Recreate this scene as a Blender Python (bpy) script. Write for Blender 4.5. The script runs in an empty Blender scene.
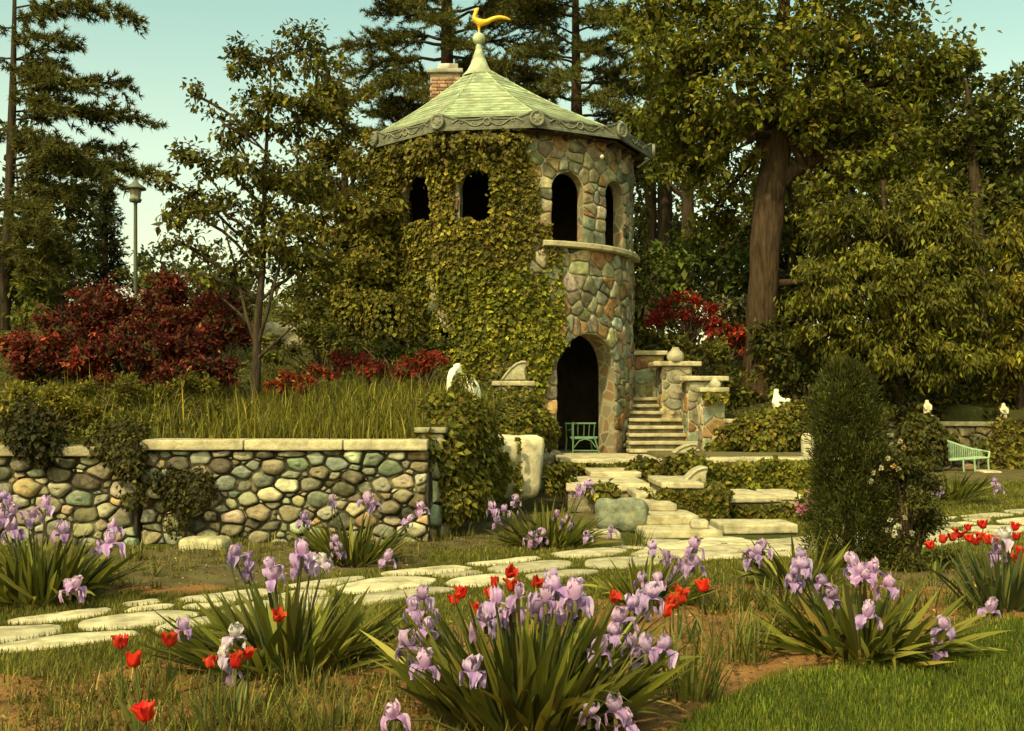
import bpy, bmesh, math
import numpy as np
from mathutils import Vector
R_ = math.radians
rng = np.random.default_rng(7)
C = bpy.context.scene.collection
SC = bpy.context.scene

# ------------------------------------------------------------ camera, sky, sun, exposure
CAMH, F, HY = 1.6, 1098.0, 411.0
cd = bpy.data.cameras.new('camera')
cam = bpy.data.objects.new('camera', cd); C.objects.link(cam)
cam.location = (0, 0, CAMH); cam.rotation_euler = (R_(90), 0, 0)
cd.sensor_width = 36.0; cd.lens = 36.0 * F / 1024
cd.shift_y = (HY - 365.5) / 1024
cd.clip_end = 2000; cd.clip_start = 0.05
SC.camera = cam

SUN_EL, SUN_AZ = 47.0, 207.0           # azimuth measured from +Y clockwise: behind and to the left of the camera
w = bpy.data.worlds.new('World'); SC.world = w; w.use_nodes = True
nt = w.node_tree; nt.nodes.clear()
wo = nt.nodes.new('ShaderNodeOutputWorld'); bg = nt.nodes.new('ShaderNodeBackground')
sky = nt.nodes.new('ShaderNodeTexSky'); sky.sky_type = 'NISHITA'; sky.sun_disc = False
sky.sun_elevation = R_(SUN_EL); sky.sun_rotation = R_(SUN_AZ); sky.dust_density = 3.0
geo = nt.nodes.new('ShaderNodeTexCoord'); sep = nt.nodes.new('ShaderNodeSeparateXYZ')
ramp = nt.nodes.new('ShaderNodeValToRGB'); mul = nt.nodes.new('ShaderNodeMixRGB')
mul.blend_type = 'MULTIPLY'; mul.inputs[0].default_value = 1; mul.use_clamp = False
boost = nt.nodes.new('ShaderNodeVectorMath'); boost.operation = 'SCALE'; boost.inputs['Scale'].default_value = 4.3
nt.links.new(geo.outputs['Generated'], sep.inputs[0]); nt.links.new(sep.outputs['Z'], ramp.inputs[0])
els = ramp.color_ramp.elements
els[0].position = 0.06; els[0].color = (0.68, 0.55, 0.295, 1)
els[1].position = 0.36; els[1].color = (0.53, 0.585, 0.32, 1)
e = els.new(0.22); e.color = (0.70, 0.62, 0.335, 1)
nt.links.new(sky.outputs[0], mul.inputs[1]); nt.links.new(ramp.outputs[0], mul.inputs[2])
nt.links.new(mul.outputs[0], boost.inputs[0]); nt.links.new(boost.outputs[0], bg.inputs[0]); nt.links.new(bg.outputs[0], wo.inputs[0])
bg.inputs[1].default_value = 0.11

sl = bpy.data.lights.new('sun', 'SUN'); so = bpy.data.objects.new('sun', sl); C.objects.link(so)
sl.energy = 4.0; sl.angle = R_(1.5); sl.color = (1.0, 0.80, 0.47)
_a, _e = R_(SUN_AZ), R_(SUN_EL)
sdir = Vector((math.sin(_a) * math.cos(_e), math.cos(_a) * math.cos(_e), math.sin(_e)))
so.rotation_euler = sdir.to_track_quat('Z', 'Y').to_euler(); so.location = sdir * 40

vs = SC.view_settings
vs.view_transform = 'Standard'; vs.look = 'None'; vs.exposure = 0.17; vs.gamma = 1.0; vs.use_curve_mapping = False
SC.cycles.max_bounces = 6; SC.cycles.diffuse_bounces = 3; SC.cycles.glossy_bounces = 2
SC.cycles.transmission_bounces = 4; SC.cycles.use_denoising = True

# ------------------------------------------------------------ helpers
def P(px, py, Y): return np.array([(px - 512) / F * Y, Y, CAMH - (py - HY) / F * Y])
def X(px, Y): return (px - 512) / F * Y
def Z(py, Y): return CAMH - (py - HY) / F * Y
def G(px, py):
    Y = CAMH * F / (py - HY); return np.array([(px - 512) / F * Y, Y, 0.0])
def unit(a): return a / np.maximum(np.linalg.norm(a, axis=-1, keepdims=True), 1e-9)
def rdir(n): return unit(rng.normal(size=(n, 3)))
_K = np.random.default_rng(3).normal(size=(24, 3)); _PH = np.random.default_rng(4).uniform(0, 6.28, 24)
def noise(p, s=1.0, o=0):
    p = np.asarray(p) * s; r = 0
    for i in range(6):
        j = (i + o * 5) % 24
        r = r + np.sin(p @ _K[j] * (1 + .35 * i) + _PH[j] + o) / (1 + .35 * i)
    return r / 3.2

class MB:
    def __init__(s): s.v, s.f, s.c, s.sm, s.mi, s.n = [], [], [], [], [], 0
    def add(s, v, f, col=(.5, .5, .5), smooth=False, mi=0):
        v = np.asarray(v, float).reshape(-1, 3); col = np.asarray(col, float)
        if col.ndim == 1: col = np.tile(col, (len(v), 1))
        if isinstance(f, np.ndarray): f = [f]
        else:
            d = {}
            for q in f: d.setdefault(len(q), []).append(q)
            f = [np.array(x) for x in d.values()]
        s.v.append(v); s.c.append(col)
        for q in f: s.f.append(q + s.n); s.sm.append(smooth); s.mi.append(mi)
        s.n += len(v)
    def build(s, name, mat, parent=None, origin=None):
        v = np.concatenate(s.v); c = np.concatenate(s.c)
        off = np.zeros(3)
        if parent is not None:
            off = np.array(parent.location); pp = parent.parent
            if pp is not None: off = off + np.array(pp.location)
        elif origin is not None: off = np.array(origin, float)
        v = v - off
        me = bpy.data.meshes.new(name)
        me.vertices.add(len(v)); me.vertices.foreach_set('co', v.ravel())
        loops = np.concatenate([q.ravel() for q in s.f]); tot = np.concatenate([np.full(len(q), q.shape[1]) for q in s.f])
        me.loops.add(len(loops)); me.loops.foreach_set('vertex_index', loops.astype(np.int32))
        me.polygons.add(len(tot))
        me.polygons.foreach_set('loop_start', np.concatenate([[0], np.cumsum(tot)[:-1]]).astype(np.int32))
        me.polygons.foreach_set('use_smooth', np.concatenate([np.full(len(q), b) for q, b in zip(s.f, s.sm)]))
        me.polygons.foreach_set('material_index', np.concatenate([np.full(len(q), b) for q, b in zip(s.f, s.mi)]).astype(np.int32))
        a = me.attributes.new('Col', 'FLOAT_COLOR', 'POINT')
        a.data.foreach_set('color', np.concatenate([c, np.ones((len(c), 1))], 1).ravel().astype(np.float32))
        me.update(); me.validate()
        for m in (mat if isinstance(mat, (list, tuple)) else [mat]): me.materials.append(m)
        o = bpy.data.objects.new(name, me); C.objects.link(o)
        if parent is not None: o.parent = parent
        elif origin is not None: o.location = origin
        return o

def tag(o, label=None, cat=None, group=None, kind=None):
    if label: o['label'] = label
    if cat: o['category'] = cat
    if group: o['group'] = group
    if kind: o['kind'] = kind
    return o
def thing(name, label, cat, loc=(0, 0, 0), group=None):
    o = bpy.data.objects.new(name, None); C.objects.link(o); o.location = [float(t) for t in loc]
    o.empty_display_size = .2
    return tag(o, label, cat, group)

_RB = {}
def rbox(mb, c, s, r=.03, rot=0.0, jit=0.0, col=(.5, .5, .5), n=3, taper=None, mi=0, seed=0):
    """rounded, slightly worn block: centre c, full size s, rotation rot about z"""
    s = np.array(s, float); h = s / 2; r = min(r, h.min() * .95)
    k = n + 4
    t = np.concatenate([[-1, -1 + .3 * r / h.max(), -1 + r / h.max()], np.linspace(-1 + r / h.max(), 1 - r / h.max(), n + 1)[1:-1], [1 - r / h.max(), 1 - .3 * r / h.max(), 1]])
    vs_, fs_ = [], []; m = len(t); idx = 0
    A, B = np.meshgrid(np.arange(m - 1), np.arange(m - 1), indexing='ij')
    q = np.stack([A * m + B, (A + 1) * m + B, (A + 1) * m + B + 1, A * m + B + 1], -1).reshape(-1, 4)
    g0, g1 = np.meshgrid(t, t, indexing='ij')
    for ax in range(3):
        for sg in (-1, 1):
            p = np.zeros((m * m, 3)); a, b = [(1, 2), (2, 0), (0, 1)][ax]
            p[:, a] = g0.ravel(); p[:, b] = g1.ravel(); p[:, ax] = sg
            vs_.append(p); fs_.append((q if sg > 0 else q[:, ::-1]) + idx); idx += m * m
    p = np.concatenate(vs_)
    pw = p * h
    inner = np.clip(pw, -h + r, h - r); d = pw - inner
    pw = inner + r * unit(d)
    if jit:
        nn = np.stack([noise(pw + np.array(c), 3.1, 1), noise(pw + np.array(c), 3.3, 2), noise(pw + np.array(c), 2.9, 3)], 1)
        n2 = np.stack([noise(pw + np.array(c), 11, 0), noise(pw + np.array(c), 12, 2), noise(pw + np.array(c), 10, 1)], 1)
        pw = pw + jit * nn + jit * .35 * n2
    if taper is not None:
        f = 1 + (taper - 1) * (.5 - pw[:, 2:3] / s[2]); pw[:, :2] *= f
    ca, sa = math.cos(rot), math.sin(rot)
    x = pw[:, 0] * ca - pw[:, 1] * sa; y = pw[:, 0] * sa + pw[:, 1] * ca
    mb.add(np.stack([x, y, pw[:, 2]], 1) + np.array(c), np.concatenate(fs_), col, True, mi)

def tube(mb, pts, rad, n=8, col=(.2, .15, .1), rough=0.0, cap=True, mi=0):
    pts = np.array(pts, float); m = len(pts); rad = np.broadcast_to(np.asarray(rad, float), (m,))
    T = unit(np.gradient(pts, axis=0)); up = np.array([0.13, .97, .2]) if abs(T[0, 1]) < .9 else np.array([1., 0, 0])
    S = unit(np.cross(T, up)); B = np.cross(T, S)
    a = np.linspace(0, 2 * np.pi, n, endpoint=False)
    ring = np.cos(a)[None, :, None] * S[:, None] + np.sin(a)[None, :, None] * B[:, None]
    rr = rad[:, None] * np.ones(n)
    if rough: rr = rr * (1 + rough * noise(np.stack([np.cos(a)[None] * 4 + pts[:, :1] * 0, np.sin(a)[None] * 4 + pts[:, :1] * 0, pts[:, 2:3] * 1.2 + a[None] * 0], -1).reshape(-1, 3), 1.2).reshape(m, n))
    v = (pts[:, None] + ring * rr[..., None]).reshape(-1, 3)
    i, j = np.meshgrid(np.arange(m - 1), np.arange(n), indexing='ij'); j2 = (j + 1) % n
    f = np.stack([i * n + j, i * n + j2, (i + 1) * n + j2, (i + 1) * n + j], -1).reshape(-1, 4)
    mb.add(v, f, col, True, mi)
    if cap:
        for k in (0, m - 1):
            mb.add(v[k * n:(k + 1) * n], [list(range(n)) if k else list(range(n))[::-1]], col, False, mi)

def lathe(mb, prof, c, n=24, col=(.5, .5, .5), smooth=True, mi=0):
    prof = np.array(prof, float); m = len(prof); a = np.linspace(0, 2 * np.pi, n, endpoint=False)
    v = np.stack([prof[:, :1] * np.cos(a), prof[:, :1] * np.sin(a), prof[:, 1:] + 0 * a], -1).reshape(-1, 3) + np.array(c)
    i, j = np.meshgrid(np.arange(m - 1), np.arange(n), indexing='ij'); j2 = (j + 1) % n
    mb.add(v, np.stack([i * n + j, i * n + j2, (i + 1) * n + j2, (i + 1) * n + j], -1).reshape(-1, 4), col, smooth, mi)

def leafs(mb, p, d, nrm, L, W, col, fold=.12, mi=0):
    n = len(p); d = unit(d); s = unit(np.cross(d, nrm)); nn = np.cross(s, d)
    L = np.broadcast_to(np.asarray(L, float), (n,))[:, None]; W = np.broadcast_to(np.asarray(W, float), (n,))[:, None]
    v = np.stack([p, p + d * L * .42 + s * W * .5 + nn * W * fold, p + d * L - nn * L * .08, p + d * L * .42 - s * W * .5 + nn * W * fold], 1).reshape(-1, 3)
    mb.add(v, np.arange(4 * n).reshape(n, 4), np.repeat(np.broadcast_to(col, (n, 3)), 4, 0), False, mi)

def mixcol(n, cols, wts=None, var=.18):
    cols = np.array(cols, float); wts = None if wts is None else np.array(wts, float) / np.sum(wts)
    c = cols[rng.choice(len(cols), n, p=wts)]
    return np.clip(c * np.exp(rng.normal(0, var, (n, 1))) * (1 + rng.normal(0, .06, (n, 3))), 0.002, .95)

# ------------------------------------------------------------ materials
def mat(name, rough=.8, spec=.3, transl=0.0, nscale=6.0, nlo=.75, nhi=1.25, bump=0.0, bscale=30.0, metal=0.0, detail=5, tint=None, voro=None):
    m = bpy.data.materials.new(name); m.use_nodes = True
    t = m.node_tree; b = t.nodes['Principled BSDF']; out = t.nodes['Material Output']
    at = t.nodes.new('ShaderNodeAttribute'); at.attribute_name = 'Col'
    tc = t.nodes.new('ShaderNodeTexCoord')
    col = at.outputs['Color']
    if nscale:
        nz = t.nodes.new('ShaderNodeTexNoise'); nz.inputs['Scale'].default_value = nscale; nz.inputs['Detail'].default_value = detail
        nz.inputs['Roughness'].default_value = .65
        t.links.new(tc.outputs['Object'], nz.inputs['Vector'])
        mr = t.nodes.new('ShaderNodeMapRange'); mr.inputs[1].default_value = .3; mr.inputs[2].default_value = .7
        mr.inputs[3].default_value = nlo; mr.inputs[4].default_value = nhi
        t.links.new(nz.outputs[0], mr.inputs[0])
        mx = t.nodes.new('ShaderNodeVectorMath'); mx.operation = 'SCALE'
        t.links.new(col, mx.inputs[0]); t.links.new(mr.outputs[0], mx.inputs['Scale']); col = mx.outputs[0]
    if tint:            # blotches of a second colour (lichen, rust, moss)
        n2 = t.nodes.new('ShaderNodeTexNoise'); n2.inputs['Scale'].default_value = tint[1]; n2.inputs['Detail'].default_value = 6
        t.links.new(tc.outputs['Object'], n2.inputs['Vector'])
        m2 = t.nodes.new('ShaderNodeMapRange'); m2.inputs[1].default_value = tint[2]; m2.inputs[2].default_value = tint[2] + .12
        m2.inputs[4].default_value = tint[3]; t.links.new(n2.outputs[0], m2.inputs[0])
        mm = t.nodes.new('ShaderNodeMixRGB'); mm.inputs[2].default_value = (*tint[0], 1)
        t.links.new(m2.outputs[0], mm.inputs[0]); t.links.new(col, mm.inputs[1]); col = mm.outputs[0]
    if name == 'bark':          # furrows run up the trunk
        mp_ = t.nodes.new('ShaderNodeMapping'); mp_.inputs['Scale'].default_value = (1.6, 1.6, .22); t.links.new(tc.outputs['Object'], mp_.inputs[0]); t.links.new(mp_.outputs[0], nz.inputs['Vector']); tc = mp_; nz.inputs['Scale'].default_value = 9
    t.links.new(col, b.inputs['Base Color'])
    b.inputs['Roughness'].default_value = rough; b.inputs['Specular IOR Level'].default_value = spec; b.inputs['Metallic'].default_value = metal
    if bump:
        bn = t.nodes.new('ShaderNodeTexNoise'); bn.inputs['Scale'].default_value = bscale; bn.inputs['Detail'].default_value = 8
        bn.inputs['Roughness'].default_value = .7
        t.links.new(tc.outputs[0] if name == 'bark' else tc.outputs['Object'], bn.inputs['Vector'])
        bp = t.nodes.new('ShaderNodeBump'); bp.inputs['Strength'].default_value = 1.0; bp.inputs['Distance'].default_value = bump
        t.links.new(bn.outputs[0], bp.inputs['Height']); t.links.new(bp.outputs[0], b.inputs['Normal'])
    if transl:
        tr = t.nodes.new('ShaderNodeBsdfTranslucent'); ms = t.nodes.new('ShaderNodeMixShader'); ms.inputs[0].default_value = transl
        t.links.new(col, tr.inputs[0]); t.links.new(b.outputs[0], ms.inputs[1]); t.links.new(tr.outputs[0], ms.inputs[2])
        t.links.new(ms.outputs[0], out.inputs[0])
    return m

M_LEAF = mat('leaf', .6, .16, .36, 0)
M_PETAL = mat('petal', .6, .2, .35, 0)
M_BARK = mat('bark', .95, .1, 0, 5, .30, 1.55, .06, 12)
M_STONE = mat('stone', .9, .2, 0, 7, .42, 1.42, .022, 16, tint=((.33, .30, .17), 4.2, .55, .55))
M_MORTAR = mat('mortar', .95, .1, 0, 8, .7, 1.2, .012, 40)
M_SLAB = mat('slab_stone', .9, .2, 0, 5, .55, 1.25, .016, 26, tint=((.20, .17, .08), 3.4, .54, .65))
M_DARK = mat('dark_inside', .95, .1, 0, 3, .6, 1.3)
M_SOIL = mat('soil', .95, .1, 0, 3, .7, 1.3, .04, 22)
M_SHINGLE = mat('shingle', .8, .25, 0, 3.5, .62, 1.25, .008, 40, tint=((.17, .175, .105), 2.2, .52, .6))
M_FASCIA = mat('carved_fascia', .8, .3, 0, 7, .5, 1.35, .01, 30)
M_GOLD = mat('gilt', .45, .5, 0, 12, .7, 1.2, .004, 40, .35)
M_WHITE = mat('white_stone', .7, .3, 0, 6, .85, 1.08, .004, 40)
M_PAINT = mat('green_paint', .55, .4, 0, 9, .75, 1.15, .001, 60)
M_METAL = mat('dark_metal', .5, .5, 0, 9, .8, 1.2)
M_BRICK = mat('brick', .9, .2, 0, 9, .6, 1.3, .01, 30)
M_GROUND = mat('ground', .95, .1, 0, 2.6, .65, 1.3, .03, 30)

# ------------------------------------------------------------ stones: power diagram on a rectangle
def clip(poly, nx, ny, d):
    out = []; m = len(poly)
    for i in range(m):
        ax, ay = poly[i]; bx, by = poly[(i + 1) % m]
        da = ax * nx + ay * ny - d; db = bx * nx + by * ny - d
        if da <= 0: out.append((ax, ay))
        if (da < 0 < db) or (db < 0 < da):
            t = da / (da - db); out.append((ax + (bx - ax) * t, ay + (by - ay) * t))
    return out
def cells(sites, rad, box, real=None):
    S = np.array(sites); rad = np.array(rad); res = []
    for i in range(len(S)):
        if real is not None and not real[i]: continue
        d2 = ((S - S[i]) ** 2).sum(1); nb = np.argsort(d2)[1:30]
        x, y = S[i]; ex = 1.2
        poly = [(max(box[0], x - ex), max(box[1], y - ex)), (min(box[2], x + ex), max(box[1], y - ex)), (min(box[2], x + ex), min(box[3], y + ex)), (max(box[0], x - ex), min(box[3], y + ex))]
        for j in nb:
            nx, ny = S[j] - S[i]
            dd = ((S[j] ** 2).sum() - rad[j] ** 2 - (S[i] ** 2).sum() + rad[i] ** 2) / 2
            poly = clip(poly, nx, ny, dd)
            if len(poly) < 3: break
        if len(poly) >= 3: res.append((i, np.array(poly)))
    return res
def darts(box, rlo, rhi, tries, ok=None, pre=(), prer=(), pk=.93):
    S = [tuple(p) for p in pre]; Rr = list(prer); A = np.array(S).reshape(-1, 2); B = np.array(Rr)
    for k in range(tries):
        f = k / tries; r = rhi - (rhi - rlo) * min(1, (f * 1.3) ** .6) * rng.uniform(.45, 1)
        p = rng.uniform(box[:2], box[2:])
        if ok is not None and not ok(p): continue
        if len(A) and (((A - p) ** 2).sum(1) < ((B + r) * pk) ** 2).any(): continue
        A = np.vstack([A, p]); B = np.append(B, r)
    return A, B
def round_poly(p, shrink, it=2, m=18, k=.25):
    c = p.mean(0); q = p.copy()
    L = np.linalg.norm(p - c, axis=1).mean()
    q = c + (p - c) * max(.3, 1 - shrink / max(L, 1e-3))
    for _ in range(it):
        n = np.roll(q, -1, 0); q = np.stack([q * (1 - k) + n * k, q * k + n * (1 - k)], 1).reshape(-1, 2)
    # resample to m points
    d = np.linalg.norm(np.roll(q, -1, 0) - q, axis=1); s = np.concatenate([[0], np.cumsum(d)]); t = np.linspace(0, s[-1], m, endpoint=False)
    qq = np.vstack([q, q[:1]])
    return np.stack([np.interp(t, s, qq[:, 0]), np.interp(t, s, qq[:, 1])], 1)
def stone(mb, poly, fmap, h, col, shrink=.012, it=2, flat=.75, base=-.04, m=18, jit=.12, mi=0, k=.25):
    q = round_poly(poly, shrink, it, m, k); c = q.mean(0)
    q = q + (shrink * 2.3) * np.stack([noise(np.c_[q * 7, np.zeros(m)], 1, 1), noise(np.c_[q * 5, np.ones(m)], 1, 2)], 1)
    tilt = rng.normal(0, .10, 2) * h / .06 if h > .04 else np.zeros(2)
    rings, ds = [], []
    for sc, dd in ((1, base), (.985, h * .35), (.90, h * .78), (flat * .8, h * .97), (.34, h)):
        qq = c + (q - c) * sc; rings.append(qq)
        z = np.full(m, dd)
        if dd > 0: z = z + jit * h * noise(np.c_[qq * 1.0, np.full(m, dd)], 9, 1) + ((qq - c) @ tilt) * (dd / h) * .6
        ds.append(z)
    v2 = np.vstack(rings + [c[None]]); dz = np.concatenate(ds + [[h * 1.01]])
    v = fmap(v2, dz); f = []
    for k in range(4):
        a = np.arange(m); b = (a + 1) % m
        f.append(np.stack([k * m + a, k * m + b, (k + 1) * m + b, (k + 1) * m + a], 1))
    a = np.arange(m); b = (a + 1) % m; tri = np.stack([4 * m + a, 4 * m + b, np.full(m, 5 * m)], 1)
    mb.add(v, np.concatenate(f), col, True, mi)
    mb.add(v, tri, col, True, mi)

TOWERCOL = [(.23, .205, .125), (.33, .275, .16), (.29, .175, .07), (.22, .125, .05), (.20, .215, .145), (.12, .105, .06), (.27, .22, .11), (.215, .22, .14)]
TOWERW = [3, 2.4, 1.7, 1.1, 1.6, 1.4, 2, 1.5]
WALLCOL = [(.25, .245, .165), (.37, .335, .22), (.26, .175, .085), (.23, .195, .11), (.22, .235, .165), (.13, .115, .068), (.31, .27, .16)]
WALLW = [3, 1.8, 1.1, 2.4, 1.8, 2, 2]
CREAM = (.50, .435, .26)
PALE = (.42, .38, .23)
MORT = (.38, .345, .22)

# ------------------------------------------------------------ ground, soil beds, path, hillside
CEN = np.array([-.07, 25.5]); RT = 2.84
def inpoly(px, py, poly):
    ins = np.zeros(px.shape, bool); n = len(poly)
    for i in range(n):
        x0, y0 = poly[i]; x1, y1 = poly[(i + 1) % n]
        c = ((y0 > py) != (y1 > py)) & (px < (x1 - x0) * (py - y0) / (y1 - y0 + 1e-12) + x0)
        ins ^= c
    return ins
def world_poly(pp): return [tuple(G(a, b)[:2]) for a, b in pp]
BEDS = [world_poly(p) for p in (
    [(-150, 780), (-150, 690), (60, 676), (200, 662), (330, 648), (420, 630), (560, 606), (640, 596), (720, 584), (800, 566), (900, 560), (950, 575), (960, 622), (905, 645), (850, 662), (770, 676), (715, 700), (660, 740), (620, 800), (300, 830)],
    [(-150, 606), (-20, 602), (100, 596), (215, 590), (300, 578), (420, 566), (425, 548), (520, 549), (615, 545), (630, 525), (620, 470), (400, 505), (210, 548), (-150, 556)],
    [(935, 566), (1100, 560), (1120, 612), (1010, 618), (950, 596)],
    [(860, 500), (1080, 488), (1080, 478), (860, 480)])]
def soil_mask(x, y):
    j = .10 * np.sin(x * 5.1 + y * 2.3) + .08 * np.sin(y * 7.7 - x * 3.1) + .05 * np.sin(x * 17 + y * 13)
    m = np.zeros(x.shape, bool)
    for b in BEDS: m |= inpoly(x + j * .6, y + j, b)
    return m
def gz(x, y):
    x = np.asarray(x, float); y = np.asarray(y, float)
    r = np.clip((y - 15.5) / 8, 0, 1) * np.clip((x - 3) / 2, 0, 1) * .27
    return r + .012 * np.sin(x * 2.1) * np.sin(y * 1.7)
LAWN = world_poly([(560, 900), (600, 760), (690, 716), (770, 680), (850, 666), (960, 640), (1010, 622), (1300, 600), (1500, 900)])
def build_ground():
    xs = np.unique(np.concatenate([np.linspace(-400, -10, 24), np.arange(-10, 10, .1), np.linspace(10, 400, 24)]))
    ys = np.unique(np.concatenate([np.linspace(-60, 3, 10), np.arange(3, 18, .1), np.linspace(18, 30, 30), np.linspace(30, 800, 24)]))
    a, b = np.meshgrid(xs, ys, indexing='ij'); m, n = a.shape
    z = gz(a, b); s = soil_mask(a, b)
    z = z + s * (.02 + .02 * np.sin(a * 9.3 + b * 4) * np.sin(b * 8.1 - a * 3))
    g = np.array([.062, .068, .016]); lawn = inpoly(a, b, LAWN)
    front = np.array([.25, .125, .042]); back = np.array([.115, .092, .036])
    col = np.where(s[..., None], np.where((b < 10)[..., None], front, back), np.where(lawn[..., None], np.array([.045, .065, .010]), g))
    i, j = np.meshgrid(np.arange(m - 1), np.arange(n - 1), indexing='ij')
    f = np.stack([i * n + j, (i + 1) * n + j, (i + 1) * n + j + 1, i * n + j + 1], -1).reshape(-1, 4)
    mb = MB(); mb.add(np.stack([a, b, z], -1).reshape(-1, 3), f, col.reshape(-1, 3), True)
    tag(mb.build('ground', M_GROUND), kind='structure')
build_ground()

PATHSTONES = []
def build_path():
    mb = MB()
    def band(ctr, halfw, rlo, rhi, seed):
        c = np.array([G(*p)[:2] for p in ctr]); d = np.linalg.norm(np.diff(c, axis=0), axis=1); s = np.concatenate([[0], np.cumsum(d)])
        T = unit(np.gradient(c, axis=0)); Nn = np.stack([-T[:, 1], T[:, 0]], 1)
        def mp(q):
            x = np.interp(q[:, 0], s, c[:, 0]); y = np.interp(q[:, 0], s, c[:, 1])
            nx = np.interp(q[:, 0], s, Nn[:, 0]); ny = np.interp(q[:, 0], s, Nn[:, 1])
            return np.stack([x + nx * q[:, 1], y + ny * q[:, 1]], 1)
        box = (0, -halfw, s[-1], halfw)
        box = (0, -halfw, s[-1] / 1.45, halfw); A, B = darts(box, rlo * .6, rhi * .8, 3000)
        for i, p in cells(A, B, box):
            if rng.random() < .06: continue
            sh = .03 + rng.uniform(0, .05)
            q = mp(round_poly(p * [1, 1], sh, 2, 18, .15) * [1.45, 1]); q = q + .035 * np.stack([noise(np.c_[q * 3, np.zeros(18)], 1, 1), noise(np.c_[q * 3, np.ones(18)], 1, 2)], 1); PATHSTONES.append(q)
            z0 = float(gz(*q.mean(0))); h = .006 + rng.uniform(0, .012)
            cc = np.array((.56, .49, .30)) * rng.uniform(.68, 1.08)
            c0 = q.mean(0); m = 18; V = []
            for sc, zz in ((1, -.06), (1, h * .7), (.965, h), (.5, h + .004)): V.append(np.c_[c0 + (q - c0) * sc, z0 + zz + np.zeros(m)])
            V = np.vstack(V + [np.array([[*c0, z0 + h + .004]])]); V[m * 2:, 2] += .004 * noise(V[m * 2:], 6)
            a = np.arange(m); b = (a + 1) % m
            mb.add(V, np.concatenate([np.stack([k * m + a, k * m + b, (k + 1) * m + b, (k + 1) * m + a], 1) for k in range(3)]), cc, True)
            mb.add(V, np.stack([3 * m + a, 3 * m + b, np.full(m, 4 * m)], 1), cc, True)
    band([(-140, 652), (-60, 642), (60, 629), (160, 615), (280, 600), (400, 584), (520, 569), (620, 557), (700, 549), (770, 543)], .72, .20, .46, 1)
    band([(640, 548), (740, 549), (830, 546), (900, 537), (960, 529), (1040, 520), (1130, 512)], .85, .25, .5, 2)
    tag(mb.build('path', M_SLAB), kind='structure')
build_path()

def xline(y): return -1.02 + (np.clip(y, 13.4, 22.3) - 13.4) * .185
def hz(x, y):
    x = np.asarray(x, float); y = np.asarray(y, float)
    l = 1.10 + np.clip(y - 13.3, 0, 8) * .125 + np.clip(y - 21.3, 0, 16) * .19 + np.clip(y - 37, 0, 60) * .03
    r = 1.30 + np.clip(y - 23.2, 0, 5) * .15 + np.clip(y - 28, 0, 16) * .14 + np.clip(y - 44, 0, 60) * .03
    t = np.clip((x + 1.5) / 4, 0, 1)
    return l * (1 - t) + r * t + .06 * np.sin(x * 1.3 + y) + .04 * np.sin(x * 2.9 - y * 2.1)
def build_hill():
    xs = np.unique(np.concatenate([np.linspace(-300, -16, 20), np.arange(-16, 16, .2), np.linspace(16, 300, 20)]))
    ys = np.unique(np.concatenate([np.arange(13.2, 32, .2), np.linspace(32, 60, 20), np.linspace(60, 500, 12)]))
    a, b = np.meshgrid(xs, ys, indexing='ij'); m, n = a.shape
    left = (a < xline(b)) & (b > 13.35)
    right = (a > 4.4) & (b > 23.1 + np.clip(a - 6, 0, 2.7) * .8) | (a > 3.9) & (b > 24.2) & (a < 6)
    inside = (left & (b < 27.5)) | right | (b > 27.5)
    inside &= ((a - CEN[0]) ** 2 + (b - CEN[1]) ** 2) > 2.6 ** 2
    z = np.where(inside, hz(a, b), -.6)
    z = z + np.clip(b - 60, 0, 100) * .0
    col = np.array([.05, .05, .014]) * (1 + .4 * np.sin(a * 3 + b * 2)[..., None] * .5)
    i, j = np.meshgrid(np.arange(m - 1), np.arange(n - 1), indexing='ij')
    f = np.stack([i * n + j, (i + 1) * n + j, (i + 1) * n + j + 1, i * n + j + 1], -1).reshape(-1, 4)
    zz = z.reshape(-1)[f].max(1) > -.5
    mb = MB(); mb.add(np.stack([a, b, z], -1).reshape(-1, 3), f[zz], col.reshape(-1, 3), True)
    tag(mb.build('hillside', M_GROUND), kind='structure')
build_hill()

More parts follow.
